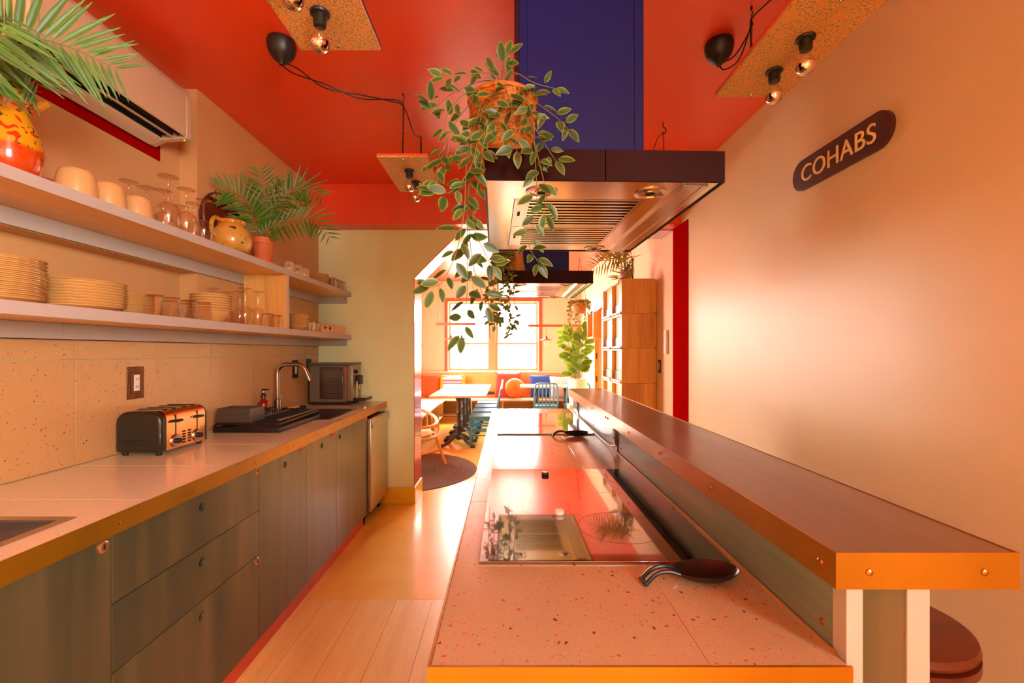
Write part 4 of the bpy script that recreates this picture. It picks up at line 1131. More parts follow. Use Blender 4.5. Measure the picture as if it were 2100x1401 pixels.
# ================================================================== HOODS
def hood(label, y0, duct_y, duct_w, rz=0):
    W, D = .626, .83
    h = thing('range_hood', label, 'range hood', (.243, y0+D/2, HZ0), rz)
    a, b, H = W/2, D/2, HZ1-HZ0
    for x0, x1 in ((-a, -.0008), (.0008, a)): obj('fascia', MB().box(x0, x1, -b, -b+.006, 0, H), M_BRONZE, h, bevel=.001)
    obj('side_panel', MB().box(-a, -a+.006, -b+.006, b, 0, H), M_BRONZE, h); obj('side_panel', MB().box(a-.006, a, -b+.006, b, 0, H), M_BRONZE, h)
    obj('back_panel', MB().box(-a+.006, a-.006, b-.006, b, 0, H), M_BRONZE, h)
    obj('top_panel', MB().box(-a+.006, a-.006, -b+.006, b-.006, H-.006, H-.0005), M_BRONZE, h)
    # steel underside with two openings for the filters
    u = MB(); fx0, fx1 = -.230, .150; f0, f1, f2 = -b+.15, -b+.44, -b+.73
    rs = [(-a+.006, a-.006, -b+.006, b-.006)]
    for hh in ((fx0, fx1, f0, f1-.002), (fx0, fx1, f1+.002, f2)): rs = [q for r in rs for q in rect_minus(r, hh)]
    for r in rs: u.box(*r, .003, .006)
    obj('underside', u, M_STEELP, h, 'polished steel underside')
    obj('cavity', MB().box(fx0-.01, fx1+.01, f0-.01, f2+.01, .028, .03), M_DARK, h)
    for g0, g1, n in ((f0+.002, f1-.004, 9), (f1+.004, f2-.002, 9)):
        fm = MB(); fl_, fr_ = fx0+.002, fx1-.002
        fm.box(fl_, fl_+.045, g0, g1, .0025, .007); fm.box(fr_-.008, fr_, g0, g1, .0025, .007); fm.box(fl_+.045, fr_-.008, g0, g0+.012, .0025, .007); fm.box(fl_+.045, fr_-.008, g1-.006, g1, .0025, .007)
        fo = obj('filter', fm, M_STEEL, h, 'slatted grease filter')
        stp = (g1-g0-.018)/n
        for k in range(n):
            yy = g0+.012+k*stp
            obj('slat', MB().box(fl_+.045, fr_-.008, yy+stp*.52, yy+stp*.99, .004, .0065), M_STEELP, fo)
        obj('latch', MB().box(fl_+.014, fl_+.022, (g0+g1)/2-.02, (g0+g1)/2+.02, .0012, .003), M_DARK, fo)
    for lx, ly in ((-.157, -b+.09), (.147, -b+.09), (.141, b-.055)):
        lo = obj('lamp_ring', MB().lathe([(.044,0),(.044,-.003),(.032,-.0045),(.030,-.001),(.02,-.001),(.018,-.004),(.006,-.0045),(0,-.003)], 32, (lx,ly,.003)), M_STEELP, h)
        obj('lens', MB().lathe([(.014,-.0046),(.008,-.006),(0,-.0065)], 20, (lx,ly,.003)), M_DARK, lo)
    cp = obj('control_strip', MB().box(.214, .278, -b+.02, b-.02, -.004, .003), M_STEEL, h, bevel=.001)
    obj('edge_bead', MB().box(.211, .214, -b+.02, b-.02, -.006, .003), M_STEELP, cp); obj('edge_bead', MB().box(.262, .265, -b+.02, b-.02, -.006, -.004), M_STEELP, cp)
    # duct up to the ceiling
    dy0 = duct_y-(y0+D/2); dy1 = dy0+.34; dz = CEIL-HZ0-.001; w = duct_w/2
    du = obj('duct', MB().box(-w, w, dy0, dy1, H, dz), M_BLUE, h, 'navy blue boxed duct', bevel=.004)
    for x in (-w+.030, w-.030): obj('duct_bead', MB().box(x-.0015, x+.0015, dy0-.003, dy0, H, dz), M_BLUE, du)
    return h
hood('dark hood with blue duct over the near hob', 1.176, 1.50, .415, math.radians(1.6))
hood('dark hood with blue duct over the far hob', 2.947, 3.22, .39, math.radians(.4))

# ================================================================== COHABS SIGN
sg = thing('wall_sign', 'dark oval wooden sign with pale capital letters on the peach wall', 'sign', (XR, 2.127, 2.333))
a, r_ = .315, .078
oval = [(a-r_+r_*math.cos(t), r_*math.sin(t)) for t in [-PI/2+PI*k/16 for k in range(17)]] + [(-a+r_+r_*math.cos(t), r_*math.sin(t)) for t in [PI/2+PI*k/16 for k in range(17)]]
obj('board', MB().prism(oval, 'x', -.018, -.001), wood('dark_walnut_sign', '4d241b', '3a1812', 1, .9, .5), sg)
lt = obj('lettering', text_mesh('COHABS', .135, .0025, 1.04), mat('pale_gold_letters', 'f6d898', .5), sg, 'pale capitals reading COHABS')
bbx = [v.co.x for v in lt.data.vertices]; bby = [v.co.y for v in lt.data.vertices]
wx = max(bbx)-min(bbx); hy = max(bby)-min(bby)
for v in lt.data.vertices:
    v.co.x = (v.co.x-(max(bbx)+min(bbx))/2)*.475/wx; v.co.y = (v.co.y-(max(bby)+min(bby))/2)*.083/hy
lt.matrix_basis = Matrix.Translation((-.0195, 0, 0)) @ Matrix.Rotation(-PI/2, 4, 'Z') @ Matrix.Rotation(PI/2, 4, 'X')

# ================================================================== CORK LAMPS
def cork():
    m = bpy.data.materials.new('cork_board'); m.use_nodes = True
    nt = m.node_tree; N = nt.nodes; L = nt.links; b = N['Principled BSDF']; b.inputs['Roughness'].default_value = .75
    tc = N.new('ShaderNodeTexCoord')
    v1 = N.new('ShaderNodeTexNoise'); v1.inputs['Scale'].default_value = 130; v1.inputs['Detail'].default_value = 5
    v2 = N.new('ShaderNodeTexNoise'); v2.inputs['Scale'].default_value = 16; v2.inputs['Detail'].default_value = 4; v2.inputs['Distortion'].default_value = 2
    L.new(tc.outputs['Object'], v1.inputs[0]); L.new(tc.outputs['Object'], v2.inputs[0])
    r1 = N.new('ShaderNodeValToRGB'); e = r1.color_ramp.elements
    e[0].position = .3; e[0].color = srgb('7d4d22'); e[1].position = .48; e[1].color = srgb('cc9858'); k = e.new(.7); k.color = srgb('e4b474')
    r2 = N.new('ShaderNodeValToRGB'); e = r2.color_ramp.elements
    e[0].position = .54; e[0].color = (0,0,0,1); e[1].position = .60; e[1].color = (1,1,1,1)
    L.new(v1.outputs[0], r1.inputs[0]); L.new(v2.outputs[0], r2.inputs[0])
    mx = N.new('ShaderNodeMix'); mx.data_type = 'RGBA'; mx.inputs[7].default_value = srgb('e0974a')
    ms = N.new('ShaderNodeMath'); ms.operation = 'MULTIPLY'; ms.inputs[1].default_value = .75
    L.new(r2.outputs[0], ms.inputs[0]); L.new(ms.outputs[0], mx.inputs[0]); L.new(r1.outputs[0], mx.inputs[6]); L.new(mx.outputs[2], b.inputs['Base Color'])
    bp = N.new('ShaderNodeBump'); bp.inputs['Strength'].default_value = .4; bp.inputs['Distance'].default_value = .003
    L.new(v1.outputs[0], bp.inputs['Height']); L.new(bp.outputs[0], b.inputs['Normal'])
    return m
M_CORK = cork()
BZL = CAMZ+1.11                       # underside of the boards
link_me = MB()
def chain(z0, z1, x, y):
    b = MB(); z = z0; k = 0
    while z < z1-.012:
        pts = []
        for q in range(12):
            t = 2*PI*q/12; u, w = .0042*math.cos(t), .010*math.sin(t)
            pts.append((x+u, y, z+.010+w) if k % 2 else (x, y+u, z+.010+w))
        b.tube(pts, .0012, 5, closed=True); z += .0165; k += 1
    return b
sock_me = mesh_of('socket', MB().lathe([(.030,0),(.032,-.004),(.030,-.010),(.022,-.012),(.0205,-.045),(.018,-.048),(0,-.048)], 28))
bulb_me = mesh_of('bulb', MB().lathe([(.013,-.046),(.0135,-.058),(.020,-.072),(.028,-.086),(.0315,-.100)], 28, caps=False), 60)
capm_me = mesh_of('mirror_cap', MB().lathe([(.0315,-.100),(.0305,-.110),(.026,-.121),(.016,-.1285),(0,-.1315)], 28, caps=False), 60)
def cork_lamp(label, xc, y0, y1, dome=None, path=None, path2=None, edge=M_RED):
    t = thing('cork_lamp', label, 'lamp', (xc, (y0+y1)/2, BZL))
    l = (y1-y0)/2
    obj('board', MB().box(-.147, .147, -l, l, 0, .010), M_CORK, t, 'cork-faced board')
    obj('top_board', MB().box(-.147, .147, -l, l, .0102, .022), edge, t, 'painted upper face of the board')
    for dy in (-l+.19, -l+.38):
        s = obj('socket', sock_me, M_BLACK, t, loc=(.0, dy, 0))
        obj('glass_envelope', bulb_me, M_GLASS, s); obj('mirror_cap', capm_me, M_MIRROR, s, 'silvered half of the bulb')
    for dy in (-l+.022, l-.022):
        obj('screw', MB().lathe([(.006,0),(.005,-.004),(0,-.005)], 12, (.0, dy, 0)), M_STEELP, t)
        obj('chain', chain(.022, CEIL-BZL-.03, 0, dy), M_CHAIN, t)
        obj('ceiling_hook', MB().tube(catmull([(0,dy,CEIL-BZL-.001),(0,dy,CEIL-BZL-.014),(.007,dy,CEIL-BZL-.02),(.005,dy,CEIL-BZL-.032),(-.004,dy,CEIL-BZL-.03)],4), .0018, 6).lathe([(.006,0),(.004,.006)], 10, (0,dy,CEIL-BZL-.0065)), M_CHAIN, t)
    loc = t.location
    if dome:
        c = Vector((dome[0], dome[1], CEIL)) - loc
        obj('ceiling_cup', mesh_of('cup', MB().lathe([(.062,-.001),(.066,-.012),(.066,-.03),(.058,-.062),(.04,-.088),(.014,-.102),(.010,-.116),(0,-.117)], 32), 50).copy(), M_BLACK, t, 'black plastic ceiling cup', loc=c)
        for p in (path, path2):
            if p: obj('cord', MB().tube(catmull([Vector(q)-loc for q in p], 8), .0032, 8), M_BLACK, t)
    return t
cz = CEIL
cork_lamp('cork board lamp with two bulbs, partly above the picture on the left', -.613, 1.11, 1.68, edge=mat('navy_board_back', '2a2450', .5))
cork_lamp('cork board lamp hanging farthest away, left of the trailing plant', -.60, 2.606, 3.176, (-1.08, 2.18),
    [(-1.08,2.18,cz-.115),(-1.05,2.24,cz-.12),(-.95,2.36,cz-.10),(-.80,2.47,cz-.115),(-.66,2.58,cz-.06),(-.602,2.624,cz-.06),(-.598,2.63,cz-.15),(-.606,2.63,BZL+.022)],
    [(-1.075,2.175,cz-.11),(-1.03,2.23,cz-.10),(-.95,2.37,cz-.115),(-.80,2.46,cz-.10),(-.66,2.57,cz-.075),(-.60,2.64,cz-.07),(-.585,2.85,cz-.12),(-.59,3.06,cz-.045),(-.595,3.15,cz-.03),(-.594,3.155,BZL+.022)])
cork_lamp('cork board lamp with two bulbs beside the peach wall', 1.056, 1.42, 1.99, (1.02, 2.19),
    [(1.02,2.19,cz-.115),(1.035,2.16,cz-.15),(1.07,2.10,cz-.14),(1.08,2.03,cz-.06),(1.057,1.975,cz-.05),(1.055,1.97,cz-.14),(1.064,1.968,BZL+.022)],
    [(1.01,2.18,cz-.11),(1.06,2.12,cz-.11),(1.075,2.0,cz-.06),(1.06,1.965,cz-.045),(1.05,1.7,cz-.10),(1.057,1.45,cz-.03)])
hk = thing('ceiling_hook', 'small black ceiling hook with a wire just above the near hood', 'hook', (.728, 2.1, CEIL))
hk.location = Vector(((1360-VX)*2.95/F, 2.95, CEIL))
obj('hook', MB().tube(catmull([(0,0,-.001),(0,0,-.03),(.015,0,-.045),(.018,0,-.065),(.004,0,-.078),(-.008,0,-.068)], 5), .003, 8), M_CHAIN, hk)
obj('chain', chain(-.30, -.072, .003, 0), M_CHAIN, hk)
obj('wire', MB().tube(catmull([(.002,0,-.075),(-.03,.02,-.10),(-.06,.03,-.2),(-.07,.05,-.3)], 5), .0025, 6), M_BLACK, hk)

# ================================================================== DINING ROOM
RUGC = (-1.27, 5.42)
rg = thing('round_rug', 'round grey-brown braided rug just past the opening', 'rug', (RUGC[0], RUGC[1], 0))
M_RUG = mat('braided_jute_grey', '6f5a4a', .95, var=.35, vscale=60, bump=.5, bscale=120)
for k in range(20):
    r0 = .04+k*.0445
    obj('braid', MB().tube(arc((0,0,.008), r0, 0, 2*PI*(47/48), 47, 'xy'), [.0225]*48, 6, closed=True).tf(Matrix.Diagonal((1,1,.36,1))), M_RUG, rg)
obj('centre', MB().lathe([(0,0.0),(.03,.001),(.02,.009),(0,.010)], 16), M_RUG, rg)

# rattan chair
rc = thing('rattan_chair', 'round rattan lounge chair standing on the edge of the rug', 'chair', (-1.23, 5.62, .014), math.radians(-35))
for sx, sy, ex, ey in ((.26,-.22,.36,-.30),(.26,.22,.36,.30),(-.26,-.22,-.34,-.28),(-.26,.22,-.34,.28)):
    obj('leg', MB().rod((sx,sy,.36),(ex,ey,0),.019), M_RATTAN, rc)
obj('seat_hoop', MB().tube([(.36*math.cos(t), .34*math.sin(t), .36) for t in [2*PI*k/36 for k in range(36)]], .02, 10, closed=True), M_RATTAN, rc)
obj('back_hoop', MB().tube([(.36*math.cos(t)-.04*(1-math.cos(t)), .38*math.sin(t), .50+.17*(1-math.cos(t))/2*1.2) for t in [2*PI*k/36 for k in range(36)]], .02, 10, closed=True), M_RATTAN, rc)
for k in range(22):
    t = PI*.22 + 2*PI*.78*k/21
    a = (.355*math.cos(t), .335*math.sin(t), .36); c = (.36*math.cos(t)-.04*(1-math.cos(t)), .38*math.sin(t), .50+.102*(1-math.cos(t)))
    obj('cane', MB().tube(catmull([a, ((a[0]+c[0])/2*1.08, (a[1]+c[1])/2*1.08, (a[2]+c[2])/2), c], 3), .009, 6), M_RATTAN, rc)
obj('stretcher', MB().rod((.31,-.26,.18),(.31,.26,.18),.014).rod((-.30,-.25,.18),(-.30,.25,.18),.014).rod((.31,-.26,.18),(-.30,-.25,.18),.014), M_RATTAN, rc)
obj('seat_pad', mesh_of('pad', MB().lathe([(0,.36),(.27,.36),(.31,.39),(.28,.425),(0,.435)], 32), 60), mat('pale_seat_pad', 'e9c9a4', .9), rc)

# tables
M_TABLE = wood('pale_oak_table', 'ecc79a', 'd9a876', 1, .6, .25)
foot_prof = catmull([(0,0,.13),(.09,0,.125),(.18,0,.07),(.26,0,.035),(.31,0,.024)], 5)
ped_me = mesh_of('pedestal_column', MB().lathe([(.045,.08),(.05,.14),(.042,.18),(.036,.26),(.046,.28),(.036,.30),(.030,.46),(.042,.48),(.030,.50),(.026,.64),(.036,.66),(.05,.70),(.10,.725),(.10,.73)], 20))
claw_me = mesh_of('claw_foot', MB().tube(foot_prof, [.032-.0005*i for i in range(len(foot_prof))], 8).lathe([(0,0),(.030,.0),(.036,.02),(.024,.045),(0,.05)], 12, (.325,0,0)))
def table(label, x0, x1, y0, y1, peds):
    t = thing('dining_table', label, 'table', ((x0+x1)/2, (y0+y1)/2, 0))
    a, b = (x1-x0)/2, (y1-y0)/2
    obj('tabletop', MB().box(-a, a, -b, b, .731, .762), M_TABLE, t, bevel=.004)
    for px_, py_ in peds:
        c = obj('pedestal', ped_me, M_IRON, t, 'cast iron pedestal', loc=(px_, py_, 0))
        for k in range(4):
            f = obj('claw_foot', claw_me, M_IRON, c); f.rotation_euler.z = PI/4 + k*PI/2
    return t
table('long pale table with iron pedestals, end nearest the rug', -1.15, -.315, 6.68, 7.89, [(0,-.37),(0,.30)])
table('long pale table with iron pedestals, pushed against the far bench', -1.15, -.315, 7.895, 9.0, [(0,-.30),(0,.33)])
table('pale table in front of the window, right of the round cushion', .25, 1.40, 8.45, 9.05, [(-.25,0),(.3,0)])

# blue metal chairs
def blue_chair(label, loc, rz, group, first=[None]):
    if first[0]:
        return copy_tree(first[0], loc, rz, label, group)
    c = thing('metal_chair', label, 'chair', loc, rz, group)          # faces +y
    obj('seat', MB().box(-.20, .20, -.20, .20, .44, .462), M_CHAIRB, c, bevel=.008)
    obj('apron', open_box(MB(), -.19, .19, -.19, .19, .41, .4395), M_CHAIRB, c)
    for sx in (-.185, .185):
        obj('leg', MB().box(sx-.014, sx+.014, .165, .195, 0, .41), M_CHAIRB, c, bevel=.004)
        obj('leg', MB().prism([(-.225,0),(-.195,0),(-.17,.41),(-.197,.41)], 'x', sx-.014, sx+.014), M_CHAIRB, c, bevel=.004)
    fr = [(-.20,-.185,.45),(-.205,-.23,.66),(-.19,-.262,.80)] + [(-.19+.05-.05*math.cos(t), -.262-.012*math.sin(t), .80+.055*math.sin(t)) for t in (PI/8, PI/4, 3*PI/8, PI/2)]
    fr = fr + [(-p[0], p[1], p[2]) for p in reversed(fr)]
    obj('back_frame', MB().tube(fr, .015, 10), M_CHAIRB, c)
    for k in range(5):
        x = -.13+k*.065
        obj('back_slat', MB().prism([(-.186,.44),(-.178,.44),(-.266,.852),(-.274,.852)], 'x', x-.011, x+.011), M_CHAIRB, c)
    for z in (.14, .22):
        obj('stretcher', MB().box(-.18, .18, .172, .188, z, z+.016).box(-.178, -.166, -.2, .18, z+.03, z+.046).box(.166, .178, -.2, .18, z+.03, z+.046), M_CHAIRB, c)
    first[0] = c
    return c
for i, y in enumerate((6.86, 7.42, 8.0, 8.58)):
    blue_chair('petrol blue slatted metal chair at the long table, %s' % ('nearest the rug' if i == 0 else ORD[i]+' from the rug' if i < 3 else 'nearest the window bench'), (-.36, y, 0), PI/2, 'blue chairs along the long table')
blue_chair('petrol blue slatted metal chair with its back towards the island', (.68, 8.15, 0), 0, 'blue chairs at the window table')
blue_chair('petrol blue slatted metal chair half hidden by the end of the bar', (1.24, 8.15, 0), 0, 'blue chairs at the window table')

# benches
M_BENCH = wood('honey_birch_bench', 'efb66a', 'dd9440', 0, .6, .4); M_BWHITE = mat('cream_bench_top', 'f0d5b0', .4)
bf = thing('window_bench', 'honey birch bench built under the far window', 'bench', (0, 0, 0))
obj('seat', MB().box(-2.0, 1.20, 9.08, 9.68, .42, .45), M_BWHITE, bf, bevel=.003)
obj('back_panel', MB().box(-2.55, 1.45, 9.64, 9.695, .4505, .965), M_BENCH, bf)
obj('cap_rail', MB().box(-2.58, 1.48, 9.60, 9.698, .966, .985), M_BWHITE, bf, bevel=.002)
obj('kick', MB().box(-2.0, 1.20, 9.15, 9.17, 0, .1), M_BENCH, bf)
for x in (-1.98, -1.35, -.72, -.09, .54, 1.17): obj('upright', MB().box(x-.012, x+.012, 9.1, 9.64, 0, .419), M_BENCH, bf)
obj('cubby_shelf', MB().box(-1.97, 1.17, 9.12, 9.64, .12, .135), M_BWHITE, bf)
obj('cubby_back', MB().box(-1.97, 1.17, 9.62, 9.635, .136, .419), M_BENCH, bf)
bl = thing('side_bench', 'honey birch bench running along the side wall towards the window', 'bench')
obj('seat', MB().box(-1.78, -1.24, 6.05, 9.075, .42, .45), M_BWHITE, bl, bevel=.003)
for y in (6.1, 6.7, 7.3, 7.9, 8.5, 9.05): obj('upright', MB().box(-1.76, -1.27, y-.012, y+.012, 0, .419), M_BENCH, bl)
obj('cubby_back', MB().box(-1.75, -1.735, 6.1, 9.05, 0, .419), M_BENCH, bl); obj('cubby_shelf', MB().box(-1.73, -1.27, 6.115, 9.03, .12, .135), M_BWHITE, bl)

# cushions
def pillow_mesh(w, h, t, n=12):
    vs, fs = [], []
    for s in (1, -1):
        for i in range(n+1):
            for j in range(n+1):
                u, v = -1+2*i/n, -1+2*j/n
                f = (max(0, (1-u**4))*max(0, (1-v**4)))**.5
                k = 1-.06*(1-abs(u)**2)*(abs(v)**6) - 0
                k2 = 1-.06*(1-abs(v)**2)*(abs(u)**6)
                vs.append((u*w/2*k2, s*(t/2*f+.002), v*h/2*k))
    m = (n+1)*(n+1)
    for b in (0, m):
        for i in range(n):
            for j in range(n): fs.append((b+i*(n+1)+j, b+(i+1)*(n+1)+j, b+(i+1)*(n+1)+j+1, b+i*(n+1)+j+1))
    edge = [(i,0) for i in range(n)] + [(n,j) for j in range(n)] + [(i,n) for i in range(n,0,-1)] + [(0,j) for j in range(n,0,-1)]
    ids = [i*(n+1)+j for i, j in edge]
    for a, c in zip(ids, ids[1:]+ids[:1]): fs.append((a, c, m+c, m+a))
    return mesh_of('pillow', MB().add(vs, fs), 60)
def stripes(name, cols, scale, axis=2, rough=.9):
    m = bpy.data.materials.new(name); m.use_nodes = True
    nt = m.node_tree; N = nt.nodes; L = nt.links; b = N['Principled BSDF']; b.inputs['Roughness'].default_value = rough
    tc = N.new('ShaderNodeTexCoord'); sp = N.new('ShaderNodeSeparateXYZ'); L.new(tc.outputs['Object'], sp.inputs[0])
    mu = N.new('ShaderNodeMath'); mu.operation = 'MULTIPLY'; mu.inputs[1].default_value = scale; L.new(sp.outputs[axis], mu.inputs[0])
    fr_ = N.new('ShaderNodeMath'); fr_.operation = 'FRACT'; L.new(mu.outputs[0], fr_.inputs[0])
    rp = N.new('ShaderNodeValToRGB'); rp.color_ramp.interpolation = 'CONSTANT'; e = rp.color_ramp.elements
    e[0].position = 0; e[0].color = srgb(cols[0][1]); e[1].position = cols[1][0]; e[1].color = srgb(cols[1][1])
    for p, c in cols[2:]:
        k = e.new(p); k.color = srgb(c)
    L.new(fr_.outputs[0], rp.inputs[0]); L.new(rp.outputs[0], b.inputs['Base Color'])
    return m
def cushion(label, me, mt, loc, rx, rz):
    o = obj('cushion', me, mt, loc=loc); o.rotation_euler = (rx, 0, rz)
    return tag(o, label, 'cushion', 'cushions on the benches')
PM = lambda: pillow_mesh(.46, .46, .14)
M_ORC = mat('orange_linen', 'dd5320', .9, var=.1, vscale=10)
M_OREDC = mat('coral_velvet', 'd8402a', .8, var=.1, vscale=10)
M_OV = mat('orange_velvet', 'e0701a', .75, var=.12, vscale=14)
lean = -.28
cushion('plain orange cushion in the corner of the two benches', PM(), M_ORC, (-1.62, 9.43, .70), lean, .05)
cs = cushion('pink and white striped cushion with yellow sides behind the long table', PM(), stripes('woven_pink_stripes', [(0,'f2e2d2'),(.18,'d8487a'),(.34,'f2e2d2'),(.46,'9a8ab8'),(.55,'e86a6a'),(.75,'f0ddd0')], 6.5), (-1.13, 9.42, .70), lean, 0)
for sx in (-.225, .225): obj('tassel_edge', MB().box(sx-.025, sx+.025, -.03, .03, -.21, .22), mat('yellow_cushion_trim', 'e8a81c', .9), cs, 'yellow fringe')
cushion('coral red square cushion behind the round orange one', pillow_mesh(.54,.54,.15), M_OREDC, (.02, 9.44, .72), lean, 0)
rm = MB()
vs, fs = [], []; n = 48
for s in (1, -1):
    for j in range(7):
        q = j/6
        for k in range(n):
            a = 2*PI*k/n; rr = .205*q*(1+.012*math.cos(a*18)*q); zt = .075*math.sqrt(max(0, 1-q**2.6))*(1+.05*math.cos(a*18))*(.75+.25*min(1, q*4))
            vs.append((rr*math.cos(a), s*(zt+.001), rr*math.sin(a)))
for b in (0, 7*n):
    for j in range(6):
        for k in range(n): fs.append((b+j*n+k, b+j*n+(k+1) % n, b+(j+1)*n+(k+1) % n, b+(j+1)*n+k))
for k in range(n): fs.append((6*n+k, 6*n+(k+1) % n, 13*n+(k+1) % n, 13*n+k))
ro = obj('round_cushion', mesh_of('round_cushion', rm.add(vs, fs), 60), M_OV, loc=(.16, 9.20, .67)); ro.rotation_euler = (-.3, 0, .15)
tag(ro, 'round pleated orange velvet cushion on the window bench', 'cushion', 'cushions on the benches')
obj('button', MB().lathe([(.018,0),(.012,.008),(0,.01)], 12, (0,-.058,0), Matrix.Rotation(PI/2,3,'X')), M_OV, ro)
cushion('royal blue cushion behind the window table', PM(), mat('royal_blue_linen', '2a4a9a', .9), (.70, 9.42, .70), lean, .15)
cushion('red cushion with pale stripes right of the blue one', PM(), stripes('red_pale_stripes', [(0,'c8402c'),(.3,'f2d8c4'),(.42,'c8402c'),(.5,'c8402c')], 14, 0), (1.19, 9.44, .70), lean, -.05)
cushion('lilac patterned cushion below the striped one', PM(), mat('lilac_print', 'd8b0d0', .9, color2='e8d2c8', vscale=14), (1.10, 9.22, .69), lean-.1, .1)
cushion('pale green printed cushion on the side bench', PM(), mat('sage_print', 'd8d8b8', .9, color2='a8b488', vscale=16), (-1.47, 6.70, .70), -.25, PI/2-.25)
box_ = thing('bench_socket', 'small brown metal fitting on the bench below the window', 'fitting', (-.36, 9.635, .53))
obj('plate', MB().box(-.09,.09,-.012,0,-.03,.03), M_ABRONZE, box_, bevel=.003)
for x in (-.05, .05): obj('cup', MB().lathe([(.022,0),(.022,.02),(0,.02)], 12, (x,-.012,0), Matrix.Rotation(PI/2,3,'X')), M_ABRONZE, box_)

# pendant lamps
M_SHADE = mat('bone_enamel_shade', '9c7050', .4)
shade_me = mesh_of('shade', MB().lathe([(.02,.035),(.03,.022),(.09,.004),(.115,-.006),(.117,-.004),(.09,.010),(.03,.03),(.02,.04)], 28), 50)
gl_me = mesh_of('globe', MB().lathe([(.014,-.005),(.02,-.025),(.036,-.05),(.038,-.07),(.028,-.092),(0,-.10)], 20, caps=False), 60)
cap_me = mesh_of('lamp_cap', MB().lathe([(.01,.075),(.02,.065),(.024,.035),(.014,.0),(0,0)], 16))
def pendants(label, bar0, bar1, xs, ceil_pts):
    t = thing('bar_pendant', label, 'lamp', (bar0[0], bar0[1], bar0[2]))
    o = Vector(bar0)
    obj('bar', MB().box(0, bar1[0]-bar0[0], -.02, .02, 0, .045), M_TRIMR, t, 'coral red hanging bar')
    for x in xs:
        p = Vector((x, bar0[1], 1.625))-o
        s = obj('lamp_shade', shade_me, M_SHADE, t, loc=p)
        obj('globe', gl_me, M_GLASS, s); obj('cap', cap_me, M_IRON, s)
        obj('cord', MB().rod(p+Vector((0,0,.07)), (p.x, 0, 0), .004), M_BLACK, t)
    for x in ceil_pts: obj('hanger', MB().rod((x-o.x,0,.045),(x-o.x,0,CEIL-o.z),.004), M_BLACK, t)
pendants('coral red bar with two bone-coloured pendant lamps beside the window', (.39,8.5,1.87), (1.40,8.5,1.87), (.73, 1.075), (.52, 1.37))
pendants('coral red bar with pendant lamps above the long table', (-1.25,8.0,1.87), (-.55,8.0,1.87), (-.99, -.80), (-1.2, -.6))

# stacked crates on the right wall
CX0 = 1.186
def rrect(y0, y1, z0, z1, r, n=4):
    o = []
    for cy, cz_, a0 in ((y1-r,z0+r,-PI/2),(y1-r,z1-r,0),(y0+r,z1-r,PI/2),(y0+r,z0+r,PI)):
        o += [(cy+r*math.cos(a0+PI/2*k/n), cz_+r*math.sin(a0+PI/2*k/n)) for k in range(n+1)]
    return o
CH, CW = .3615, .47
M_CRW = mat('white_crate_panel', 'dcc4a4', .5); M_CRG = mat('grey_crate_band', '77706a', .5); M_CRL = mat('pale_pink_ledge', 'ecc8b4', .45)
def crate(label, y, z, first=[None]):
    if first[0]: return copy_tree(first[0], (CX0, y, z), 0, label, 'stacked crates on the peach wall')
    c = thing('storage_crate', label, 'crate', (CX0, y, z), 0, 'stacked crates on the peach wall')
    d = XR-CX0-.004
    for a, b_ in ((0, .03), (CW-.03, CW)):
        obj('side_panel', MB().prism(rrect(0, d, .001, CH-.001, .028), 'y', a, b_).tf(Matrix.Identity(4)), M_ORWOOD, c, 'orange birch side panel')
    obj('ledge', MB().box(-.012, d-.02, .0305, CW-.0305, .004, .022), M_CRL, c, bevel=.002)
    obj('ledge', MB().box(.0, d-.02, .0305, CW-.0305, CH-.02, CH-.004), M_CRL, c)
    obj('front_panel', MB().box(.045, .055, .0305, CW-.0305, .12, CH-.021), M_CRW, c)
    obj('band', MB().box(.030, .044, .0305, CW-.0305, .023, .118), M_CRG, c)
    obj('back', MB().box(d-.018, d-.004, .0305, CW-.0305, .022, CH-.021), M_ORWOOD, c)
    for zz in (.05, CH-.06): obj('tenon', MB().box(.10+zz*.3, .17+zz*.3, -.0006, .002, CH-.007, CH-.001), M_RATTAN, c)
    first[0] = c
    return c
for col in range(2):
    for row in range(6):
        crate('birch crate with white front, %s column, %s' % ('near' if col == 0 else 'far', 'bottom row' if row == 0 else 'top row' if row == 5 else ORD[row]+' row from the floor'), 4.71+col*(CW+.005), row*(CH+.0005))
tp = MB(); tp.prism([(0,0),(.34,0),(.34,2.02),(.25,2.06),(.17,2.02),(.08,2.0),(0,1.93)], 'y', 0, .035)
ep = thing('crate_end_board', 'tall birch end board with a scalloped top after the crates', 'board', (CX0, 5.675, 0))
obj('board', tp, M_ORWOOD, ep)
sb2 = thing('wall_box', 'small birch wall box with a curved side beyond the crates', 'wall box', (1.08, 6.35, 1.60))
obj('side', MB().prism([(.12,0),(.46,0),(.46,.52),(.36,.5),(.26,.42),(.12,.36)], 'y', 0, .03), M_ORWOOD, sb2); obj('shelf', MB().box(.12,.46,.031,.45,0,.025), M_ORWOOD, sb2); obj('side', MB().prism([(.12,0),(.46,0),(.46,.52),(.36,.5),(.26,.42),(.12,.36)], 'y', .451, .481), M_ORWOOD, sb2)
fm_ = thing('wooden_frame', 'tall narrow birch frame standing by the wall behind the crates', 'frame', (1.33, 6.9, 0))
ff = MB(); ff.box(0,.06,0,.04,0,1.98); ff.box(.15,.21,0,.04,0,1.98); ff.box(.06,.15,0,.04,1.90,1.98); ff.box(.06,.15,0,.04,0,.08)
obj('frame', ff, M_ORWOOD, fm_); obj('panel', MB().box(.06,.15,.012,.028,.08,1.90), M_CRW, fm_)
for z in (.6,.95,1.3,1.65): obj('hinge', MB().box(.02,.035,-.004,0,z,z+.09), M_DARK, fm_)

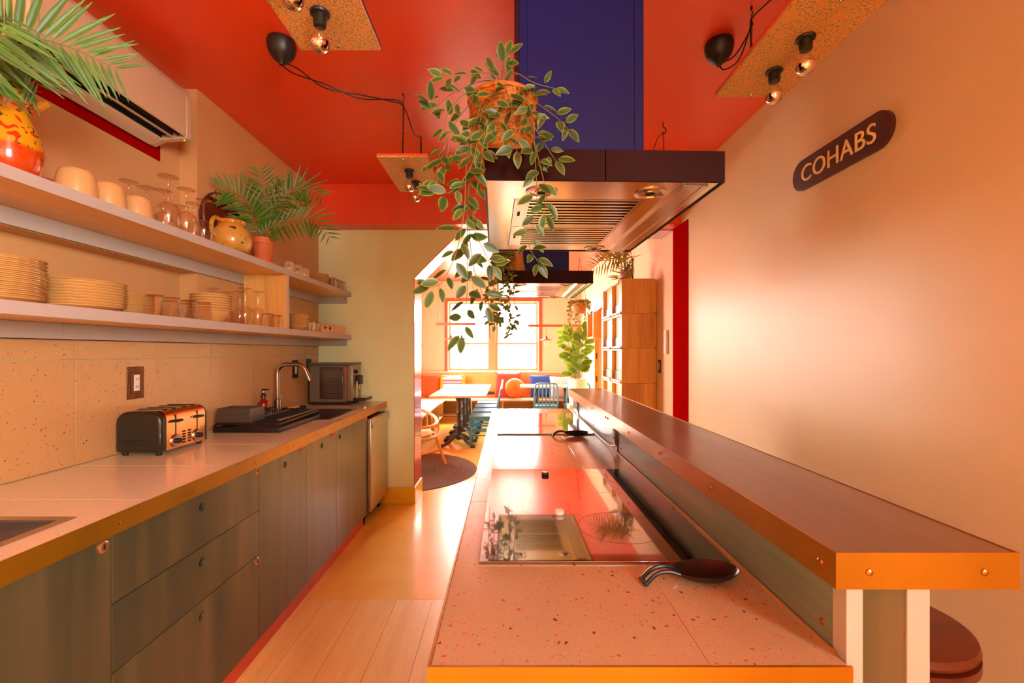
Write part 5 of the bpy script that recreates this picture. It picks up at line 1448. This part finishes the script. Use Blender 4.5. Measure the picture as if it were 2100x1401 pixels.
# switches and thermostat
outlet('dark switch plate on the peach wall beside the crates', 'switch', Matrix.Translation((XR, 4.62, 1.265)) @ RR, .075, .135, M_BLACK)
th = thing('thermostat', 'white thermostat with a small label on the peach wall', 'thermostat', (XR, 4.40, 1.50))
obj('case', MB().box(-.025, -.001, -.03, .03, -.11, .12), M_WHITE, th, bevel=.004)
obj('label_card', MB().box(-.0025, -.001, .05, .10, -.09, .10), M_WHITE, th)
for z in (.06,-.02,-.07): obj('print_line', MB().box(-.003, -.0026, .06, .09, z, z+.02), M_BLACK, th)
for i, (y, z) in enumerate(((5.80, 2.39),(5.60, 2.43))):
    w = thing('wall_hook_rail', 'slim black wall bracket above the crates, the %s one' % ('farther' if i == 0 else 'nearer'), 'bracket', (XR, y, z))
    obj('rail', MB().box(-.02, -.001, -.012, .012, -.16, .13), M_BLACK, w, bevel=.003)
    for q in (-.08, .0, .08): obj('peg', MB().rod((-.02,0,q),(-.045,0,q+.01),.005), M_BLACK, w)

# plants of the dining room
pr = thing('potted_palm', 'yellow-green palm in a lilac pot on top of the crates', 'plant', (1.30, 4.98, 6*(CH+.0005)+.001))
pot(pr, .07, .13, mat('lilac_pot', '9a7680', .6), False)
b0 = (1.30, 4.98, 2.17+.12)
M_PALMY = mat('yellowed_palm_leaflets', 'c8ac4a', .6, color2='98923a', vscale=9)
for ctrl in ([b0,(1.25,4.95,2.42),at(1240,538,4.9),at(1206,552,4.8)],[b0,(1.27,4.97,2.48),at(1246,525,4.95),at(1228,512,4.9)],[b0,(1.31,4.95,2.5),at(1262,530,4.9),at(1268,508,4.85)],[b0,(1.36,4.95,2.45),at(1275,540,4.9),at(1282,522,4.85)],[b0,(1.35,4.9,2.36),at(1270,568,4.85),at(1276,572,4.8)],[b0,(1.28,5.05,2.5),at(1252,535,5.1),at(1240,515,5.15)]):
    frond(pr, ctrl, 13, .15, M_PALMY)

fg = thing('fiddle_leaf_fig', 'bushy green fig in a white pot by the right wall', 'plant', (1.15, 7.45, 0))
obj('pot', mesh_of('fig_pot', MB().lathe([(0,.55),(.13,.55),(.16,.95),(.165,.97),(.15,.97),(.14,.9),(0,.9)], 28), 50), mat('white_pot', 'f2e6d8', .4), fg)
obj('pedestal', MB().box(-.15,.15,-.15,.15,0,.549), M_BWHITE, fg, bevel=.004)
M_FIG = leaf_mat('fig_leaf', '6b8a1e', '9cb43a'); FIG = [leaf_mesh('fig_leaf', .6, .1, .15, M_FIG, 5, .9)]
for k in range(6):
    a = k*1.05; rr = .10+.03*(k % 3)
    vine(fg, [(1.15+.03*math.cos(a), 7.45+.03*math.sin(a), .92), (1.13+rr*.7*math.cos(a), 7.45+rr*.7*math.sin(a), 1.3), (1.11+rr*1.4*math.cos(a), 7.42+rr*1.4*math.sin(a), 1.62+.06*(k % 3))], 13, .17, .12, .007, 'leaf', FIG, 1.0, M_PALMD)

def tuft(parent, strands, n, ll, mt, seed):
    """many leaves too small to pick apart, joined into one mesh"""
    rr = random.Random(seed); L_ = MB(); S_ = MB(); inv = parent.matrix_basis.inverted()
    lm = LEAFLET if False else LEAVES[0]
    for c_ in strands:
        pts = [inv @ p for p in catmull(c_, 8)]; S_.tube(pts, .0022, 5)
        for k in range(n):
            p = pts[int(rr.uniform(.05,1)*(len(pts)-1))]
            d = Vector((rr.uniform(-1,1), rr.uniform(-1,.5), rr.uniform(-1,.4))); s = ll*rr.uniform(.7,1.2)
            M = Matrix.Translation(p) @ basis(d, (rr.uniform(-.5,.5),-1,.6)).to_4x4() @ Matrix.Diagonal((s,s,s,1))
            L_.add([tuple(M @ v.co) for v in lm.vertices], [list(q.vertices) for q in lm.polygons])
    o = obj('foliage', L_, mt, parent); o['kind'] = 'stuff'
    obj('stems', S_, M_STEM, parent)
M_SMALL = mat('small_olive_leaves', '8c9a4a', .6, color2='66742f', vscale=30)
h2 = thing('trailing_plant', 'small-leaved creeper hanging from the left end of the far hood', 'plant', (-.045, 3.10, HZ1))
obj('pot', mesh_of('creeper_pot', MB().lathe([(0,0),(.05,0),(.065,.09),(.055,.09),(0,.08)], 20), 50), mat('grey_pot', '6d6a6c', .5), h2)
tuft(h2, [[(-.045,3.10,2.04), (-.07+.02*k,2.98,2.06), (-.115+.03*k,2.925,1.9), (-.12+.035*k,2.92,1.72-.05*(k%3)), (-.11+.03*k,2.92,1.50+.07*(k%4))] for k in range(6)], 48, .042, M_SMALL, 3)
jh = thing('orange_jug', 'tall orange glazed pot standing on the far hood', 'jug', (.065, 3.06, HZ1))
obj('body', mesh_of('orange_jug_body', MB().lathe([(0,0),(.055,0),(.06,.02),(.045,.09),(.042,.15),(.05,.18),(.044,.18),(.036,.14),(0,.13)], 24), 50), mat('orange_glaze', 'c07a2c', .35), jh)
obj('rim', MB().tube(arc((0,0,.18), .047, 0, 2*PI*23/24, 23, 'xy'), .004, 6, closed=True), MATS['orange_glaze'], jh)
wp = thing('hanging_planter', 'basket of trailing greenery hanging beside the right wall', 'plant', (1.16, 7.3, 2.02))
obj('basket', mesh_of('planter', MB().lathe([(0,0),(.09,0),(.12,.12),(.125,.16),(.11,.16),(0,.12)], 24), 50), M_WICK, wp)
for k in range(3):
    a = 2*PI*k/3; obj('hanger', MB().rod((.118*math.cos(a), .118*math.sin(a), .16), (0,0,CEIL-2.02), .003), M_BLACK, wp)
tuft(wp, [[(1.16,7.3,2.18), (1.16+.14*math.cos(a),7.3+.14*math.sin(a),2.22), (1.16+.18*math.cos(a),7.3+.18*math.sin(a),2.0), (1.16+.17*math.cos(a),7.3+.17*math.sin(a),1.72-.12*(i%3))] for i, a in enumerate([q*.9 for q in range(7)])], 45, .055, M_SMALL, 5)
